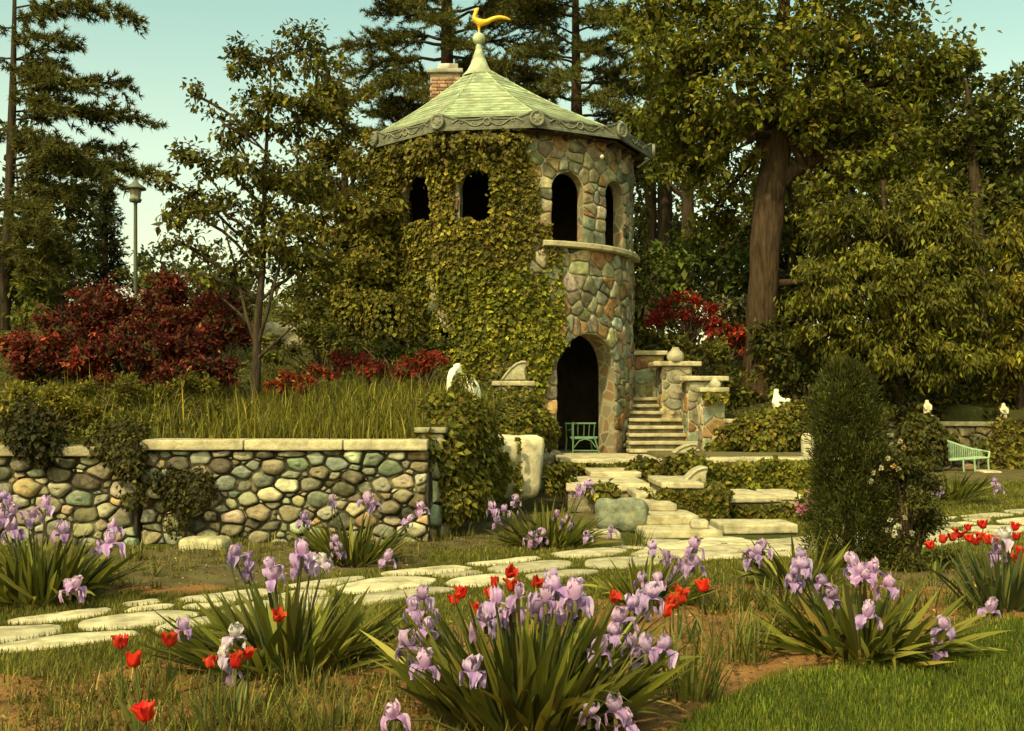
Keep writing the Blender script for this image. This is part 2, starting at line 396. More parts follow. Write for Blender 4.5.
# ------------------------------------------------------------ field-stone walls
def stone_wall(name, label, p0, p1, zb, zt, rlo, rhi, cap=.12, caplen=(.9, 1.5), bulge=.055, cols=WALLCOL, wts=WALLW, depth=.45, captop=None, tries=2500, shrink=.021, capcol=CREAM, sites_aniso=.72):
    p0 = np.array(p0, float); p1 = np.array(p1, float); L = np.linalg.norm(p1 - p0); u = (p1 - p0) / L; nrm = np.array([u[1], -u[0]])
    if nrm[1] > 0: nrm = -nrm
    root = thing(name, label, 'stone wall', (*((p0 + p1) / 2), zb))
    mb = MB(); ang = math.atan2(u[1], u[0]); mid = (p0 + p1) / 2 - nrm * (depth / 2)
    rbox(mb, (*mid, (zb + zt) / 2), (L, depth, zt - zb), .02, ang, col=(.045, .038, .022))  # wall core, its near-black colour paints the shadow in the gaps between stones
    H = zt - zb; an = sites_aniso
    A, B = darts((0, 0, L, H / an), rlo, rhi, tries, pk=.74)
    if tries >= 5000:          # courses of long flat stones low in the wall
        low = A[:, 1] * an < .42 + .15 * np.sin(A[:, 0] * 1.7); A[low, 1] = A[low, 1] * .98; B[low] *= rng.uniform(.5, 1.1, low.sum())
    f = lambda q, d: np.c_[p0[0] + u[0] * q[:, 0] + nrm[0] * (d - .0), p0[1] + u[1] * q[:, 0] + nrm[1] * d, zb + q[:, 1] * an]
    cc = mixcol(len(A), cols, wts, .36) * .92
    for i, p in cells(A, B, (0, 0, L, H / an)):
        stone(mb, p, f, bulge * rng.uniform(.5, 1.3) * min(1.3, B[i] / .16 + .25), cc[i], shrink, 2, rng.uniform(.8, 1.1), base=-.05, m=28, jit=.8, k=rng.uniform(.06, .17))
    mb.build('stonework', M_STONE, root)
    if cap:
        x = 0; k = 0
        while x < L - .05:
            l = min(rng.uniform(*caplen), L - x)
            if L - x - l < .35: l = L - x
            c = p0 + u * (x + l / 2) - nrm * (depth / 2 - .05)
            mb = MB(); rbox(mb, (*c, zt + cap / 2 + .004 + rng.uniform(-.004, .006)), (l - .012, depth + .12, cap), .02, ang, .008, np.array(capcol) * rng.uniform(.78, 1.02), n=6)
            mb.build('coping_slab', M_SLAB, root); x += l
    return root
stone_wall('retaining_wall', 'long low field-stone retaining wall of rounded boulders under a pale coping', (-4.45, 13.2), (-1.0, 13.2), -.15, 1.125, .025, .165, cap=.125, caplen=(1.0, 1.6), tries=5000, sites_aniso=.66)
stone_wall('retaining_wall', 'left stretch of rough boulder wall half hidden by hanging plants', (-9.5, 13.1), (-4.47, 13.1), -.15, 1.06, .03, .19, cap=.12, capcol=(.36, .31, .18), tries=6000, sites_aniso=.66)

# ------------------------------------------------------------ terrace walls and steps on the right
stone_wall('terrace_wall', 'ivy-covered front wall of the upper terrace right of the steps', (X(686, 18.5), 18.5), (X(845, 18.5), 18.5), -.1, .70, .1, .22, cap=.11, capcol=CREAM, tries=1200)
stone_wall('terrace_wall', 'back terrace wall with bluish stones right of the stair pillar', (4.42, 22.55), (6.0, 22.7), .6, 1.34, .12, .24, cap=.09, cols=[(.25, .29, .24), (.42, .38, .25), (.2, .19, .12)], wts=[2, 2, 2], tries=900)
stone_wall('terrace_wall', 'low coped terrace wall just right of the dark conifer', (6.02, 22.75), (8.6, 24.75), .1, 1.0, .12, .24, cap=.09, tries=1500)
stone_wall('garden_wall', 'stone garden wall behind the green bench at right edge', (8.62, 25.2), (14.0, 25.2), .1, 1.24, .12, .25, cap=.11, tries=2200, cols=[(.22, .16, .09), (.18, .15, .08), (.30, .20, .10), (.16, .15, .1)], wts=[2, 2, 1, 2])
mb = MB(); rbox(mb, (4.45, 20.75, .35), (3.3, 4.1, .86), .02, col=(.14, .12, .05)); tag(mb.build('terrace_ground', M_GROUND), kind='structure')

steps = thing('garden_steps', 'broad shallow cream stone steps climbing from the path to the tower door', 'steps', (1.9, 14.0, 0))
def slab(px0, px1, Y, z, depth, th=.12, parent=None, name='step', rot=0.0, col=CREAM, riser=True, jit=.012):
    x0, x1 = X(px0, Y), X(px1, Y); mb = MB()
    rbox(mb, ((x0 + x1) / 2, Y + depth / 2, z - th / 2), (x1 - x0, depth, th), .025, rot, jit, np.array(col) * rng.uniform(.86, 1.03), n=8)
    o = mb.build(name, M_SLAB, parent)
    if riser:
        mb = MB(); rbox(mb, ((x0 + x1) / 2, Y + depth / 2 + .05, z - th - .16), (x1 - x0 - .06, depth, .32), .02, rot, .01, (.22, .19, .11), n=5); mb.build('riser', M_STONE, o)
    return o
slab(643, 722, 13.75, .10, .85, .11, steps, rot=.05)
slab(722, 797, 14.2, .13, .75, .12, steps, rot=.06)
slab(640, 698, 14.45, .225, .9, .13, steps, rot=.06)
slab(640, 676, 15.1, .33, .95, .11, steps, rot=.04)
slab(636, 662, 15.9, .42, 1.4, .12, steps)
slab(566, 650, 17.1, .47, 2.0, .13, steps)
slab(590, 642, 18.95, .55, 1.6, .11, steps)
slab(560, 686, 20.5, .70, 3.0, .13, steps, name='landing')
# ivy-clad cheek block with volute and curved bottom tier
block = thing('step_wall', 'low ivy-clad cheek wall right of the steps carrying a scroll stone', 'stone wall', (X(690, 15.9), 15.9, 0))
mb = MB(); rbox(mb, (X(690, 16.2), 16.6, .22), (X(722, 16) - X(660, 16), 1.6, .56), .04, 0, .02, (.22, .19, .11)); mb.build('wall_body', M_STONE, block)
slab(662, 705, 15.7, .575, 1.7, .09, block, 'coping_slab', riser=False)
tier = thing('step_wall', 'curved lower tier with cream coping beneath the ivy-covered terrace front', 'stone wall', (X(760, 16.4), 16.4, 0))
mb = MB(); rbox(mb, (X(768, 16.8), 17.1, .05), (1.5, 1.6, .36), .05, 0, .02, (.25, .21, .12)); mb.build('wall_body', M_STONE, tier)
slab(720, 778, 16.25, .325, 1.7, .09, tier, 'coping_slab', rot=.09, riser=False); slab(771, 806, 16.75, .327, 1.2, .09, tier, 'coping_slab', rot=-.05, riser=False)

def volute(name, label, px0, px1, pyt, pyb, Y, thick=.32, flip=False, parent=None):
    """carved scroll stone: sloping back that rises to a curled end"""
    sc = Y / F; w_, h_ = (px1 - px0) * sc, (pyb - pyt) * sc
    prof = [(0, 0), (.10, .16), (.24, .42), (.42, .70), (.60, .90), (.80, 1.0), (.95, 1.0), (1.0, .90), (.99, .74), (.95, .60), (.94, .40), (.95, .2), (.97, 0)]
    q = np.array(prof) * [w_, h_]
    if flip: q[:, 0] = w_ - q[:, 0]; q = q[::-1]
    mb = MB(); m = len(q); V = []
    for y, s in ((-.5, .9), (-.42, 1), (.42, 1), (.5, .9)): V.append(np.c_[(q[:, 0] - w_ / 2) * s, np.full(m, y * thick), (q[:, 1] - h_ / 2) * s + h_ / 2])
    V = np.vstack(V); a = np.arange(m); b = (a + 1) % m
    mb.add(V, np.concatenate([np.stack([k * m + a, k * m + b, (k + 1) * m + b, (k + 1) * m + a], 1) for k in range(3)]), PALE, True)
    mb.add(V, [list(range(m))[::-1], list(range(3 * m, 4 * m))], PALE, False)
    # raised rib along the back
    tube(mb, np.c_[q[1:7, 0] - w_ / 2, np.full(6, -.52 * thick), q[1:7, 1] - h_ * .08], .022, 6, PALE)
    base = P((px0 + px1) / 2, pyb, Y)
    mb.v = [v + base for v in mb.v]
    o = mb.build(name, M_SLAB, parent, None if parent else base)
    if label: tag(o, label, 'carved stone')
    return o
volute('scroll_stone', 'upper carved scroll stone at the landing corner below the stairs', 664, 697, 443, 459, 21.9)
volute('scroll_stone', 'lower carved scroll stone on the ivy-clad cheek wall', 679, 706, 466, 484, 16.6, .4)

# winding side stair right of the tower
st = thing('side_stairs', 'narrow stone side stairs winding up behind the tower', 'stairs', (3.2, 23, .64))
xr = [712, 702, 695, 688, 678, 668, 658, 653]
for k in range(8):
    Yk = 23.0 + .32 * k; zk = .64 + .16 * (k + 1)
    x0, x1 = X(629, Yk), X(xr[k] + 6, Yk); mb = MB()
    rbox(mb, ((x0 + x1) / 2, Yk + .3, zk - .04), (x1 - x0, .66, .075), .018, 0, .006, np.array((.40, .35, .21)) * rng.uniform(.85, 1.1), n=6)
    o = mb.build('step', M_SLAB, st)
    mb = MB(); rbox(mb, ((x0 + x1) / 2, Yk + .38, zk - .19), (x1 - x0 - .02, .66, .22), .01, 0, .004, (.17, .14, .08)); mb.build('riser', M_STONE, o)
par = thing('stair_parapet', 'stepped stone parapet with pale slabs and two ball finials beside the side stairs', 'stone wall', (3.8, 23.4, .6))
def pier(px0, px1, Y, zt, dep, zb=.5, slabth=.11, cap=True, over=.08, cols=TOWERCOL, w=TOWERW, rhi=.22):
    x0, x1 = X(px0, Y), X(px1, Y); mb = MB()
    rbox(mb, ((x0 + x1) / 2, Y + dep / 2, (zb + zt) / 2), (x1 - x0, dep, zt - zb), .02, 0, .0, MORT)
    for (a, b, sgn) in (((x0, Y), (x1, Y), 0), ((x0, Y + dep), (x0, Y), 1)):
        a = np.array(a); b = np.array(b); L = np.linalg.norm(b - a); u = (b - a) / L; n_ = np.array([u[1], -u[0]])
        A, B = darts((0, 0, L, (zt - zb) / .8), .09, rhi, 500); cc = mixcol(len(A), cols, w, .2)
        f = lambda q, d: np.c_[a[0] + u[0] * q[:, 0] + n_[0] * d, a[1] + u[1] * q[:, 0] + n_[1] * d, zb + q[:, 1] * .8]
        for i, p in cells(A, B, (0, 0, L, (zt - zb) / .8)): stone(mb, p, f, .03, cc[i], .011, 2, .9, base=-.02, m=20, jit=.4, k=.12)
    o = mb.build('stonework', M_STONE, par)
    if cap:
        mb = MB(); rbox(mb, ((x0 + x1) / 2, Y + dep / 2 - .03, zt + slabth / 2 + .003), (x1 - x0 + over * 2, dep + .16, slabth), .025, 0, .01, np.array(CREAM) * .85, n=6); mb.build('coping_slab', M_SLAB, o)
    return o
pier(634, 664, 25.8, 2.9, .5, .6); pier(662, 692, 24.6, 2.60, .9, .6, over=.2); pier(688, 719, 23.5, 2.24, .75, .6, over=.2)
pier(703, 725, 22.75, 1.98, .55, .62, .10); pier(711, 727, 22.35, .84, .5, .5, cap=False)
def finial(px, pyt, pyb, Y):
    z0, z1 = Z(pyb, Y), Z(pyt, Y); h = z1 - z0; mb = MB()
    lathe(mb, [(0, 0), (.42 * h, 0), (.5 * h, .1 * h), (.58 * h, .28 * h), (.56 * h, .48 * h), (.44 * h, .68 * h), (.30 * h, .78 * h), (.27 * h, .86 * h), (.20 * h, .98 * h), (0, h)], (X(px, Y), Y, z0), 20, (.42, .38, .25))
    mb.build('ball_finial', M_SLAB, par)
finial(675.5, 347, 362, 24.6); finial(715, 378, 388.5, 23.0)

# block and scroll left of the door
lp = thing('stone_pier', 'stone pier with flat cap left of the tower doorway', 'stone pier', (X(512, 21.6), 21.6, .6))
par_keep = par; par = lp
pier(496, 531, 21.4, 2.08, .8, .5, .10, cols=[(.46, .42, .26), (.38, .34, .19), (.24, .22, .13)], w=[3, 2, 2], rhi=.28)
par = par_keep
volute('scroll_stone', 'pale sloping scroll stone on the pier cap left of the door', 500, 527, 361, 380.5, 21.5, .4)
# big pale basin stone
bas = thing('stone_trough', 'large pale round-shouldered stone trough half overgrown by ivy', 'trough', (X(518, 17), 17.2, .1))
mb = MB(); s17 = 17 / F
rbox(mb, (X(517, 17), 17.35, Z(468, 17)), (57 * s17, .75, 64 * s17), .16, 0, .025, (.56, .50, .32), n=8, taper=.8)
mb.build('basin', M_SLAB, bas)
mb = MB(); rbox(mb, (X(507, 17), 16.98, Z(452, 17)), (24 * s17, .3, 26 * s17), .12, 0, .015, (.58, .52, .33)); mb.build('shoulder', M_SLAB, bas)
# retaining wall that runs back to the tower under the ivy, and its end pedestal
stone_wall('retaining_wall', 'ivy-smothered retaining wall running back from the low wall to the tower', (-.98, 13.45), (.62, 22.0), -.1, 1.25, .1, .24, cap=0, tries=2500)
mb = MB(); rbox(mb, (X(434, 14), 13.75, 1.2), (.28, .3, .24), .03, 0, .01, (.45, .41, .27)); rbox(mb, (X(433, 14), 13.75, 1.36), (.4, .42, .07), .02, 0, .008, (.3, .27, .16))
tag(mb.build('pedestal', M_SLAB, None, (X(434, 14), 13.75, 1.08)), 'small pale stone pedestal at the end of the low boulder wall', 'pedestal')
# boulders
def boulder(px, py, Y, wpx, hpx, col, label, dep=None, name='boulder', jit=.06):
    s = Y / F; w_, h_ = wpx * s, hpx * s; mb = MB(); c = P(px, py, Y)
    rbox(mb, c, (w_, dep or w_ * .8, h_), min(w_, h_) * .34, 0, min(w_, h_) * jit * 2.6, col, n=12)
    tag(mb.build(name, M_STONE, None, (c[0], c[1], c[2] - h_ / 2)), label, 'boulder')
boulder(621, 514, 14.6, 50, 33, (.19, .205, .135), 'blue-green boulder left of the lowest steps')
boulder(600, 536, 14.0, 40, 12, (.38, .34, .2), 'flat tan rock below the blue-green boulder')
boulder(205, 546, 12.7, 46, 18, (.42, .38, .22), 'flat pale rock at the foot of the boulder wall')
boulder(699, 524, 14.05, 18, 10, (.44, .39, .25), 'small pale rock beside the ivy cheek wall', jit=.05)
boulder(405, 340, 25.5, 30, 22, (.33, .29, .18), 'pale rock on the slope left of the tower ivy', name='rock')
boulder(340, 345, 25, 34, 22, (.30, .27, .17), 'grey rock on the slope behind the young tree', name='rock')
boulder(283, 338, 27, 50, 34, (.28, .25, .17), 'broad pale outcrop behind the young tree trunk', name='rock')
boulder(969, 526, 15.5, 22, 9, (.6, .55, .34), 'rounded pale stone lying beside the right flagstones', name='rock')
mb = MB(); rbox(mb, (X(807.5, 20), 20, Z(446, 20)), (12 * 20 / F, .24, 26 * 20 / F), .09, 0, .006, (.52, .47, .3)); tag(mb.build('stone_post', M_SLAB, None, (X(807.5, 20), 20, .8)), 'round-topped pale stone post against the conifer', 'stone post')
slab(984, 1002, 23.4, .32, .5, .08, None, 'stone_ledge', riser=False)
tag(bpy.data.objects['stone_ledge'], 'short pale stone ledge at the foot of the wall right of the bench', 'ledge')

# ------------------------------------------------------------ the tower
tower = thing('round_tower', 'round fieldstone garden tower with pale green shingled roof and arched openings', 'tower', (CEN[0], CEN[1], .5))
ZB, ZT, RIN = .45, 7.42, 2.34
DOOR = (37.5, .82, .64, 2.42)     # angle, half width, bottom, springing
WINS = [(-46, .55, 5.2, 6.2), (-14, .36, 5.2, 6.28), (26, .38, 5.13, 6.22), (55, .40, 5.13, 6.2), (-32, .42, 2.75, 2.98)]
def add_cyl(bm, r, z0, z1, n=112):
    a = [bm.verts.new((r * math.sin(2 * math.pi * i / n), -r * math.cos(2 * math.pi * i / n), z0)) for i in range(n)]
    b = [bm.verts.new((v.co.x, v.co.y, z1)) for v in a]
    for i in range(n): bm.faces.new((a[i], a[(i + 1) % n], b[(i + 1) % n], b[i]))
    bm.faces.new(a[::-1]); bm.faces.new(b)
def tmp(bm):
    bmesh.ops.recalc_face_normals(bm, faces=bm.faces); me = bpy.data.meshes.new('t'); bm.to_mesh(me); bm.free()
    o = bpy.data.objects.new('t', me); C.objects.link(o); return o
bm = bmesh.new(); add_cyl(bm, RT - .012, ZB, ZT); shell = tmp(bm)
bm = bmesh.new(); add_cyl(bm, RIN, ZB - 1, ZT + 1, 96); cut = [tmp(bm)]
bm = bmesh.new(); add_cyl(bm, 2.58, 4.9, ZT + 1, 90); cut.append(tmp(bm))
for ang, hw, z0, zs in [DOOR] + WINS:
    bm = bmesh.new(); pr = [(-hw, z0), (hw, z0)] + [(hw * math.cos(t), zs + hw * math.sin(t)) for t in np.linspace(0, math.pi, 17)]
    a = R_(ang); rad = Vector((math.sin(a), -math.cos(a), 0)); tan = Vector((math.cos(a), math.sin(a), 0))
    v0 = [bm.verts.new(rad * 1.6 + tan * x + Vector((0, 0, z))) for x, z in pr]; v1 = [bm.verts.new(rad * 3.6 + tan * x + Vector((0, 0, z))) for x, z in pr]
    m = len(pr)
    for i in range(m): bm.faces.new((v0[i], v0[(i + 1) % m], v1[(i + 1) % m], v1[i]))
    bm.faces.new(v0[::-1]); bm.faces.new(v1); cut.append(tmp(bm))
for c in cut:
    md = shell.modifiers.new('b', 'BOOLEAN'); md.operation = 'DIFFERENCE'; md.object = c; md.solver = 'EXACT'
dg = bpy.context.evaluated_depsgraph_get(); me = bpy.data.meshes.new_from_object(shell.evaluated_get(dg))
V = np.array([v.co for v in me.vertices]); faces = [list(p.vertices) for p in me.polygons]; cen = [np.array(p.center) for p in me.polygons]; nr = [np.array(p.normal) for p in me.polygons]
for c in cut + [shell]: bpy.data.objects.remove(c)
mb = MB(); off = np.array([CEN[0], CEN[1], 0])
groups = {0: [], 1: [], 2: []}
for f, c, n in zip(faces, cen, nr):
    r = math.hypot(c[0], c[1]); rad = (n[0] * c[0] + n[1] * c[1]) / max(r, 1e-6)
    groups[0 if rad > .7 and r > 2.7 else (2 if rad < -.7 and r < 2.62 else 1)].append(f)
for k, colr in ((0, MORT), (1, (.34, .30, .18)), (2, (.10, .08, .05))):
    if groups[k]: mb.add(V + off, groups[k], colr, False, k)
# reveal material: coursed stone with mortar joints
mv = mat('reveal_stone', .9, .2, 0, 6, .6, 1.25, .012, 30)
t = mv.node_tree; bs = t.nodes['Principled BSDF']; tc = t.nodes.new('ShaderNodeTexCoord')
vo = t.nodes.new('ShaderNodeTexVoronoi'); vo.inputs['Scale'].default_value = 3.4; t.links.new(tc.outputs['Object'], vo.inputs['Vector'])
ve = t.nodes.new('ShaderNodeTexVoronoi'); ve.feature = 'DISTANCE_TO_EDGE'; ve.inputs['Scale'].default_value = 3.4; t.links.new(tc.outputs['Object'], ve.inputs['Vector'])
sx = t.nodes.new('ShaderNodeSeparateColor'); t.links.new(vo.outputs['Color'], sx.inputs[0]); rp = t.nodes.new('ShaderNodeValToRGB'); rp.color_ramp.interpolation = 'CONSTANT'
E = rp.color_ramp.elements; E[0].color = (.19, .165, .10, 1); E[1].color = (.22, .14, .065, 1); E[1].position = .3
for pos, cc in ((.5, (.21, .18, .10)), (.68, (.14, .12, .07)), (.82, (.25, .19, .10))): E.new(pos).color = (*cc, 1)
t.links.new(sx.outputs[0], rp.inputs[0]); mm = t.nodes.new('ShaderNodeMixRGB'); mr = t.nodes.new('ShaderNodeMapRange'); mr.inputs[1].default_value = .03; mr.inputs[2].default_value = .07
t.links.new(ve.outputs['Distance'], mr.inputs[0]); t.links.new(mr.outputs[0], mm.inputs[0]); mm.inputs[1].default_value = (.30, .27, .17, 1); t.links.new(rp.outputs[0], mm.inputs[2]); t.links.new(mm.outputs[0], bs.inputs['Base Color'])

def sdf(q):      # distance outside the openings on the unrolled wall
    d = 9.
    for ang, hw, z0, zs in [DOOR] + WINS:
        x = abs(q[0] - RT * R_(ang)); z = q[1]
        if z > zs: e = math.hypot(x, z - zs) - hw
        else: e = max(x - hw, z0 - z)
        d = min(d, e)
    return d
U0, U1 = -RT * R_(115), RT * R_(115); pre, prer, real = [], [], []
for ang, hw, z0, zs in [DOOR] + WINS:
    uc = RT * R_(ang); pth = []
    zz = list(np.arange(zs - .1, z0 + .1, -.33 if hw > .5 else -.27)); d = .19 if hw > .5 else .14
    for z in zz:
        for sg in (-1, 1):
            k = rng.uniform(.85, 1.5)
            pre += [(uc + sg * (hw + d * k), z), (uc + sg * (hw - d * k), z)]; prer += [.12, .12]; real += [1, 0]
    nv = 9 if hw > .5 else 6
    for tt in np.linspace(0.12, math.pi - .12, nv):
        k = rng.uniform(1, 1.35)
        for sg, rl in ((1, 1), (-1, 0)): pre.append((uc + (hw + sg * d * k) * math.cos(tt), zs + (hw + sg * d * k) * math.sin(tt))); prer.append(.12); real.append(rl)
    if hw < .5:
        for x in (-.2, .2):
            pre += [(uc + x, z0 - .12), (uc + x, z0 + .12)]; prer += [.12, .12]; real += [1, 0]
AN = 1.0
box = (U0, ZB / AN, U1, ZT / AN)
pre = [(a, b / AN) for a, b in pre]
def courses(x0, x1, z0, z1, hlo=.17, hhi=.40, wlo=.18, whi=.62):
    out = []; z = z0
    while z < z1:
        h = rng.uniform(hlo, hhi); x = x0 - rng.uniform(0, .4)
        while x < x1:
            w_ = rng.uniform(wlo, whi) * (.7 + h)
            if h > .28 and rng.random() < .3: out += [(x + w_ / 2, z + h * .26), (x + w_ / 2 + rng.normal(0, .03), z + h * .76)]
            else: out.append((x + w_ / 2, z + h / 2 + rng.normal(0, .035)))
            x += w_
        z += h
    return np.array([p for p in out if x0 < p[0] < x1 and z0 < p[1] < z1])
reg = courses(U0, U1, ZB / AN, ZT / AN); reg = np.array([p for p in reg if sdf((p[0], p[1] * AN)) > .2])
A = np.vstack([np.array(pre), reg]); B = np.concatenate([prer, rng.uniform(.09, .15, len(reg))])
real = np.array(real + [1] * (len(A) - len(real)))
def tmap(q, d):
    th = q[:, 0] / RT; r = RT + d
    return np.c_[CEN[0] + r * np.sin(th), CEN[1] - r * np.cos(th), np.clip(q[:, 1] * AN, ZB, ZT)]
cc = mixcol(len(A), TOWERCOL, TOWERW, .28) * .82
for i, p in cells(A, B, box, real):
    stone(mb, p, tmap, rng.uniform(.02, .06), cc[i], .012, 2, .95, -.02, 24, .7, 3, .09)
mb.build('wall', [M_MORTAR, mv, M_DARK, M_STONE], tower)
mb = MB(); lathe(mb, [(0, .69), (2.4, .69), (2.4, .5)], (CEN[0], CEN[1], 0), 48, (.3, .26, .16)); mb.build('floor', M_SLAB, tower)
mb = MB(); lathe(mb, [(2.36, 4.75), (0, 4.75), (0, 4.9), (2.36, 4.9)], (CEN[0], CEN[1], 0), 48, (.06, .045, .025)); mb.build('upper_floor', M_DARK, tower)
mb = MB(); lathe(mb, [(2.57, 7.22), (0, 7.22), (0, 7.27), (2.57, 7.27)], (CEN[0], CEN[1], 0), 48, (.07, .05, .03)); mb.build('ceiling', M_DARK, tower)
# balcony sill ring
mb = MB(); a = np.linspace(R_(14), R_(84), 60); prof = [(2.6, 5.0), (2.98, 5.0), (3.02, 5.02), (3.02, 5.10), (2.99, 5.125), (2.6, 5.125)]
vv = np.array([[CEN[0] + r * math.sin(t_), CEN[1] - r * math.cos(t_), z] for t_ in a for r, z in prof]); m = 6
i, j = np.meshgrid(np.arange(59), np.arange(m), indexing='ij'); j2 = (j + 1) % m
mb.add(vv, np.stack([i * m + j, (i + 1) * m + j, (i + 1) * m + j2, i * m + j2], -1).reshape(-1, 4), np.array(CREAM) * .8, False); mb.add(vv, [list(range(m)), list(range(59 * m, 60 * m))[::-1]], CREAM)
mb.build('balcony_sill', M_SLAB, tower)
# roof: ten-sided, apex set over the left of the plan
RE = 3.2; ANG = [R_(10 + 36 * k) for k in range(10)]
APX = np.array([X(479, 25.4), 25.4]); ZEAVE = 7.36
cor = np.array([[CEN[0] + RE * math.sin(t_), CEN[1] - RE * math.cos(t_)] for t_ in ANG])
def roofz(k): return 7.66 - .22 * max(0, math.sin(ANG[k] - R_(5)))
roof = MB(); NC = 16; NU = 9
ZA = Z(65, 25.4)
rimh = np.array([roofz(k) for k in range(10)])
def ringpt(fr, lift=0):
    pts = []
    for k in range(10):
        k2 = (k + 1) % 10
        for s in np.linspace(0, 1, NU, endpoint=False):
            e = cor[k] * (1 - s) + cor[k2] * s; ze = rimh[k] * (1 - s) + rimh[k2] * s
            q = APX + (e - APX) * fr; h = ze + (ZA - ze) * (1 - fr) - .09 * math.sin(math.pi * fr)
            pts.append((q[0], q[1], h + lift))
    return np.array(pts)
NN = NU * 10
for c in range(NC):
    f0, f1 = .07 + .93 * c / NC, .07 + .93 * (c + 1) / NC + (.014 if c < NC - 1 else .0)
    a0 = ringpt(f0, .0); a1 = ringpt(f1, .034); a2 = ringpt(f1, -.02); V = np.vstack([a0, a1, a2])
    i = np.arange(NN); i2 = (i + 1) % NN
    base = np.array((.31, .365, .215)) * rng.uniform(.82, 1.12)
    shade = np.exp(rng.normal(0, .16, NN))
    # one quad per slate so that each takes its own tone
    q = np.stack([a0[i], a0[i2], a1[i2], a1[i]], 1).reshape(-1, 3)
    roof.add(q, np.arange(4 * NN).reshape(-1, 4)[:, ::-1], np.repeat(base * shade[:, None] * (1 + rng.normal(0, .03, (NN, 3))), 4, 0), False)
    roof.add(V, np.stack([NN + i, NN + i2, 2 * NN + i2, 2 * NN + i], 1)[:, ::-1], base * .8, False)
for k in range(10):     # hips
    pts = [ringpt(f)[k * NU] + [0, 0, .02] for f in np.linspace(.05, 1, 14)]
    tube(roof, pts, .018, 6, (.36, .43, .23))
ro = roof.build('roof', M_SHINGLE, tower)
mb = MB()
lathe(mb, [(.42, ZA - .30), (.29, ZA - .16), (.205, ZA - .0), (.165, ZA + .12), (.135, ZA + .16), (.14, ZA + .19), (.10, ZA + .30), (.08, ZA + .36), (.05, ZA + .38)], (*APX, 0), 20, (.42, .47, .30))
zb_ = Z(39, 25.4)
lathe(mb, [(0, zb_ - .15)] + [(.145 * math.sin(t_), zb_ - .145 * math.cos(t_)) for t_ in np.linspace(.15, 2.95, 12)] + [(.03, zb_ + .16), (.02, zb_ + .24), (0, zb_ + .24)], (*APX, 0), 20, (.38, .42, .26))
lathe(mb, [(.09, ZA + .3), (.06, zb_ - .1)], (*APX, 0), 16, (.42, .47, .30)); mb.build('spire', M_SHINGLE, ro)
# gilt bird with a long tail
def skin(name, joints, edges, m, parent=None, origin=None, lvl=2, col=(.5, .5, .5)):
    me = bpy.data.meshes.new(name); me.from_pydata([j[:3] for j in joints], edges, []); o = bpy.data.objects.new(name, me); C.objects.link(o)
    sk = o.modifiers.new('s', 'SKIN'); sb = o.modifiers.new('u', 'SUBSURF'); sb.levels = lvl; sb.render_levels = lvl
    for i, j in enumerate(joints):
        r = j[3]; me.skin_vertices[0].data[i].radius = (r if np.isscalar(r) else r[0], r if np.isscalar(r) else r[1])
    me.skin_vertices[0].data[0].use_root = True
    bpy.context.view_layer.update(); dg = bpy.context.evaluated_depsgraph_get(); me2 = bpy.data.meshes.new_from_object(o.evaluated_get(dg)); bpy.data.objects.remove(o)
    V = np.array([v.co for v in me2.vertices]); mb = MB(); mb.add(V, [list(p.vertices) for p in me2.polygons], col, True)
    return mb.build(name, m, parent, origin)
def bp(px, py, dy=0): return list(P(px, py, 25.4) + [0, dy, 0])
J = [bp(480, 23) + [.085], bp(473.5, 18.5) + [.075], bp(475.5, 13.5) + [.05], bp(477.5, 10.3) + [.052], bp(473.5, 9.6) + [.015], bp(487, 22) + [.07], bp(493, 18.7) + [.055], bp(499, 17.2) + [.05], bp(505, 17.8) + [.042], bp(511, 20) + [.015],
     bp(479, 28) + [.03], bp(479, 31) + [.03], bp(478.6, 7.6) + [.014], bp(476, 8.0) + [.014]]
skin('bird_finial', J, [(0, 1), (1, 2), (2, 3), (3, 4), (0, 5), (5, 6), (6, 7), (7, 8), (8, 9), (0, 10), (10, 11), (3, 12), (3, 13)], M_GOLD, ro, None, 2, (.85, .42, .02))
bpy.data.objects['bird_finial']['label'] = 'gilded bird with long curved tail'
# chimney
ch = MB(); cy_ = 27.2; cxx = X(446, cy_)
zc0, zc1 = 7.6, Z(77, cy_)
for k in range(int((zc1 - zc0) / .085)):
    z = zc0 + .085 * k
    for sx_ in range(4):
        for face in (0, 1):
            cpos = (cxx - .29 + .195 * sx_ + (.05 if k % 2 else -.0), cy_ - .31 if not face else cy_ + .31, z) 
            rbox(ch, cpos, (.185, .1, .072), .008, 0, .003, np.array((.30, .18, .11)) * rng.uniform(.6, 1.3), n=1)
rbox(ch, (cxx, cy_, (zc0 + zc1) / 2), (.74, .6, zc1 - zc0), .01, 0, 0, (.40, .33, .24))
cho = ch.build('chimney', M_BRICK, tower)
ch = MB(); rbox(ch, (cxx, cy_, zc1 + .05), (.88, .8, .10), .02, 0, .008, (.30, .29, .23)); rbox(ch, (cxx + .06, cy_, zc1 + .2), (.5, .45, .15), .02, 0, .008, (.48, .46, .38)); ch.build('chimney_cap', M_SLAB, cho)
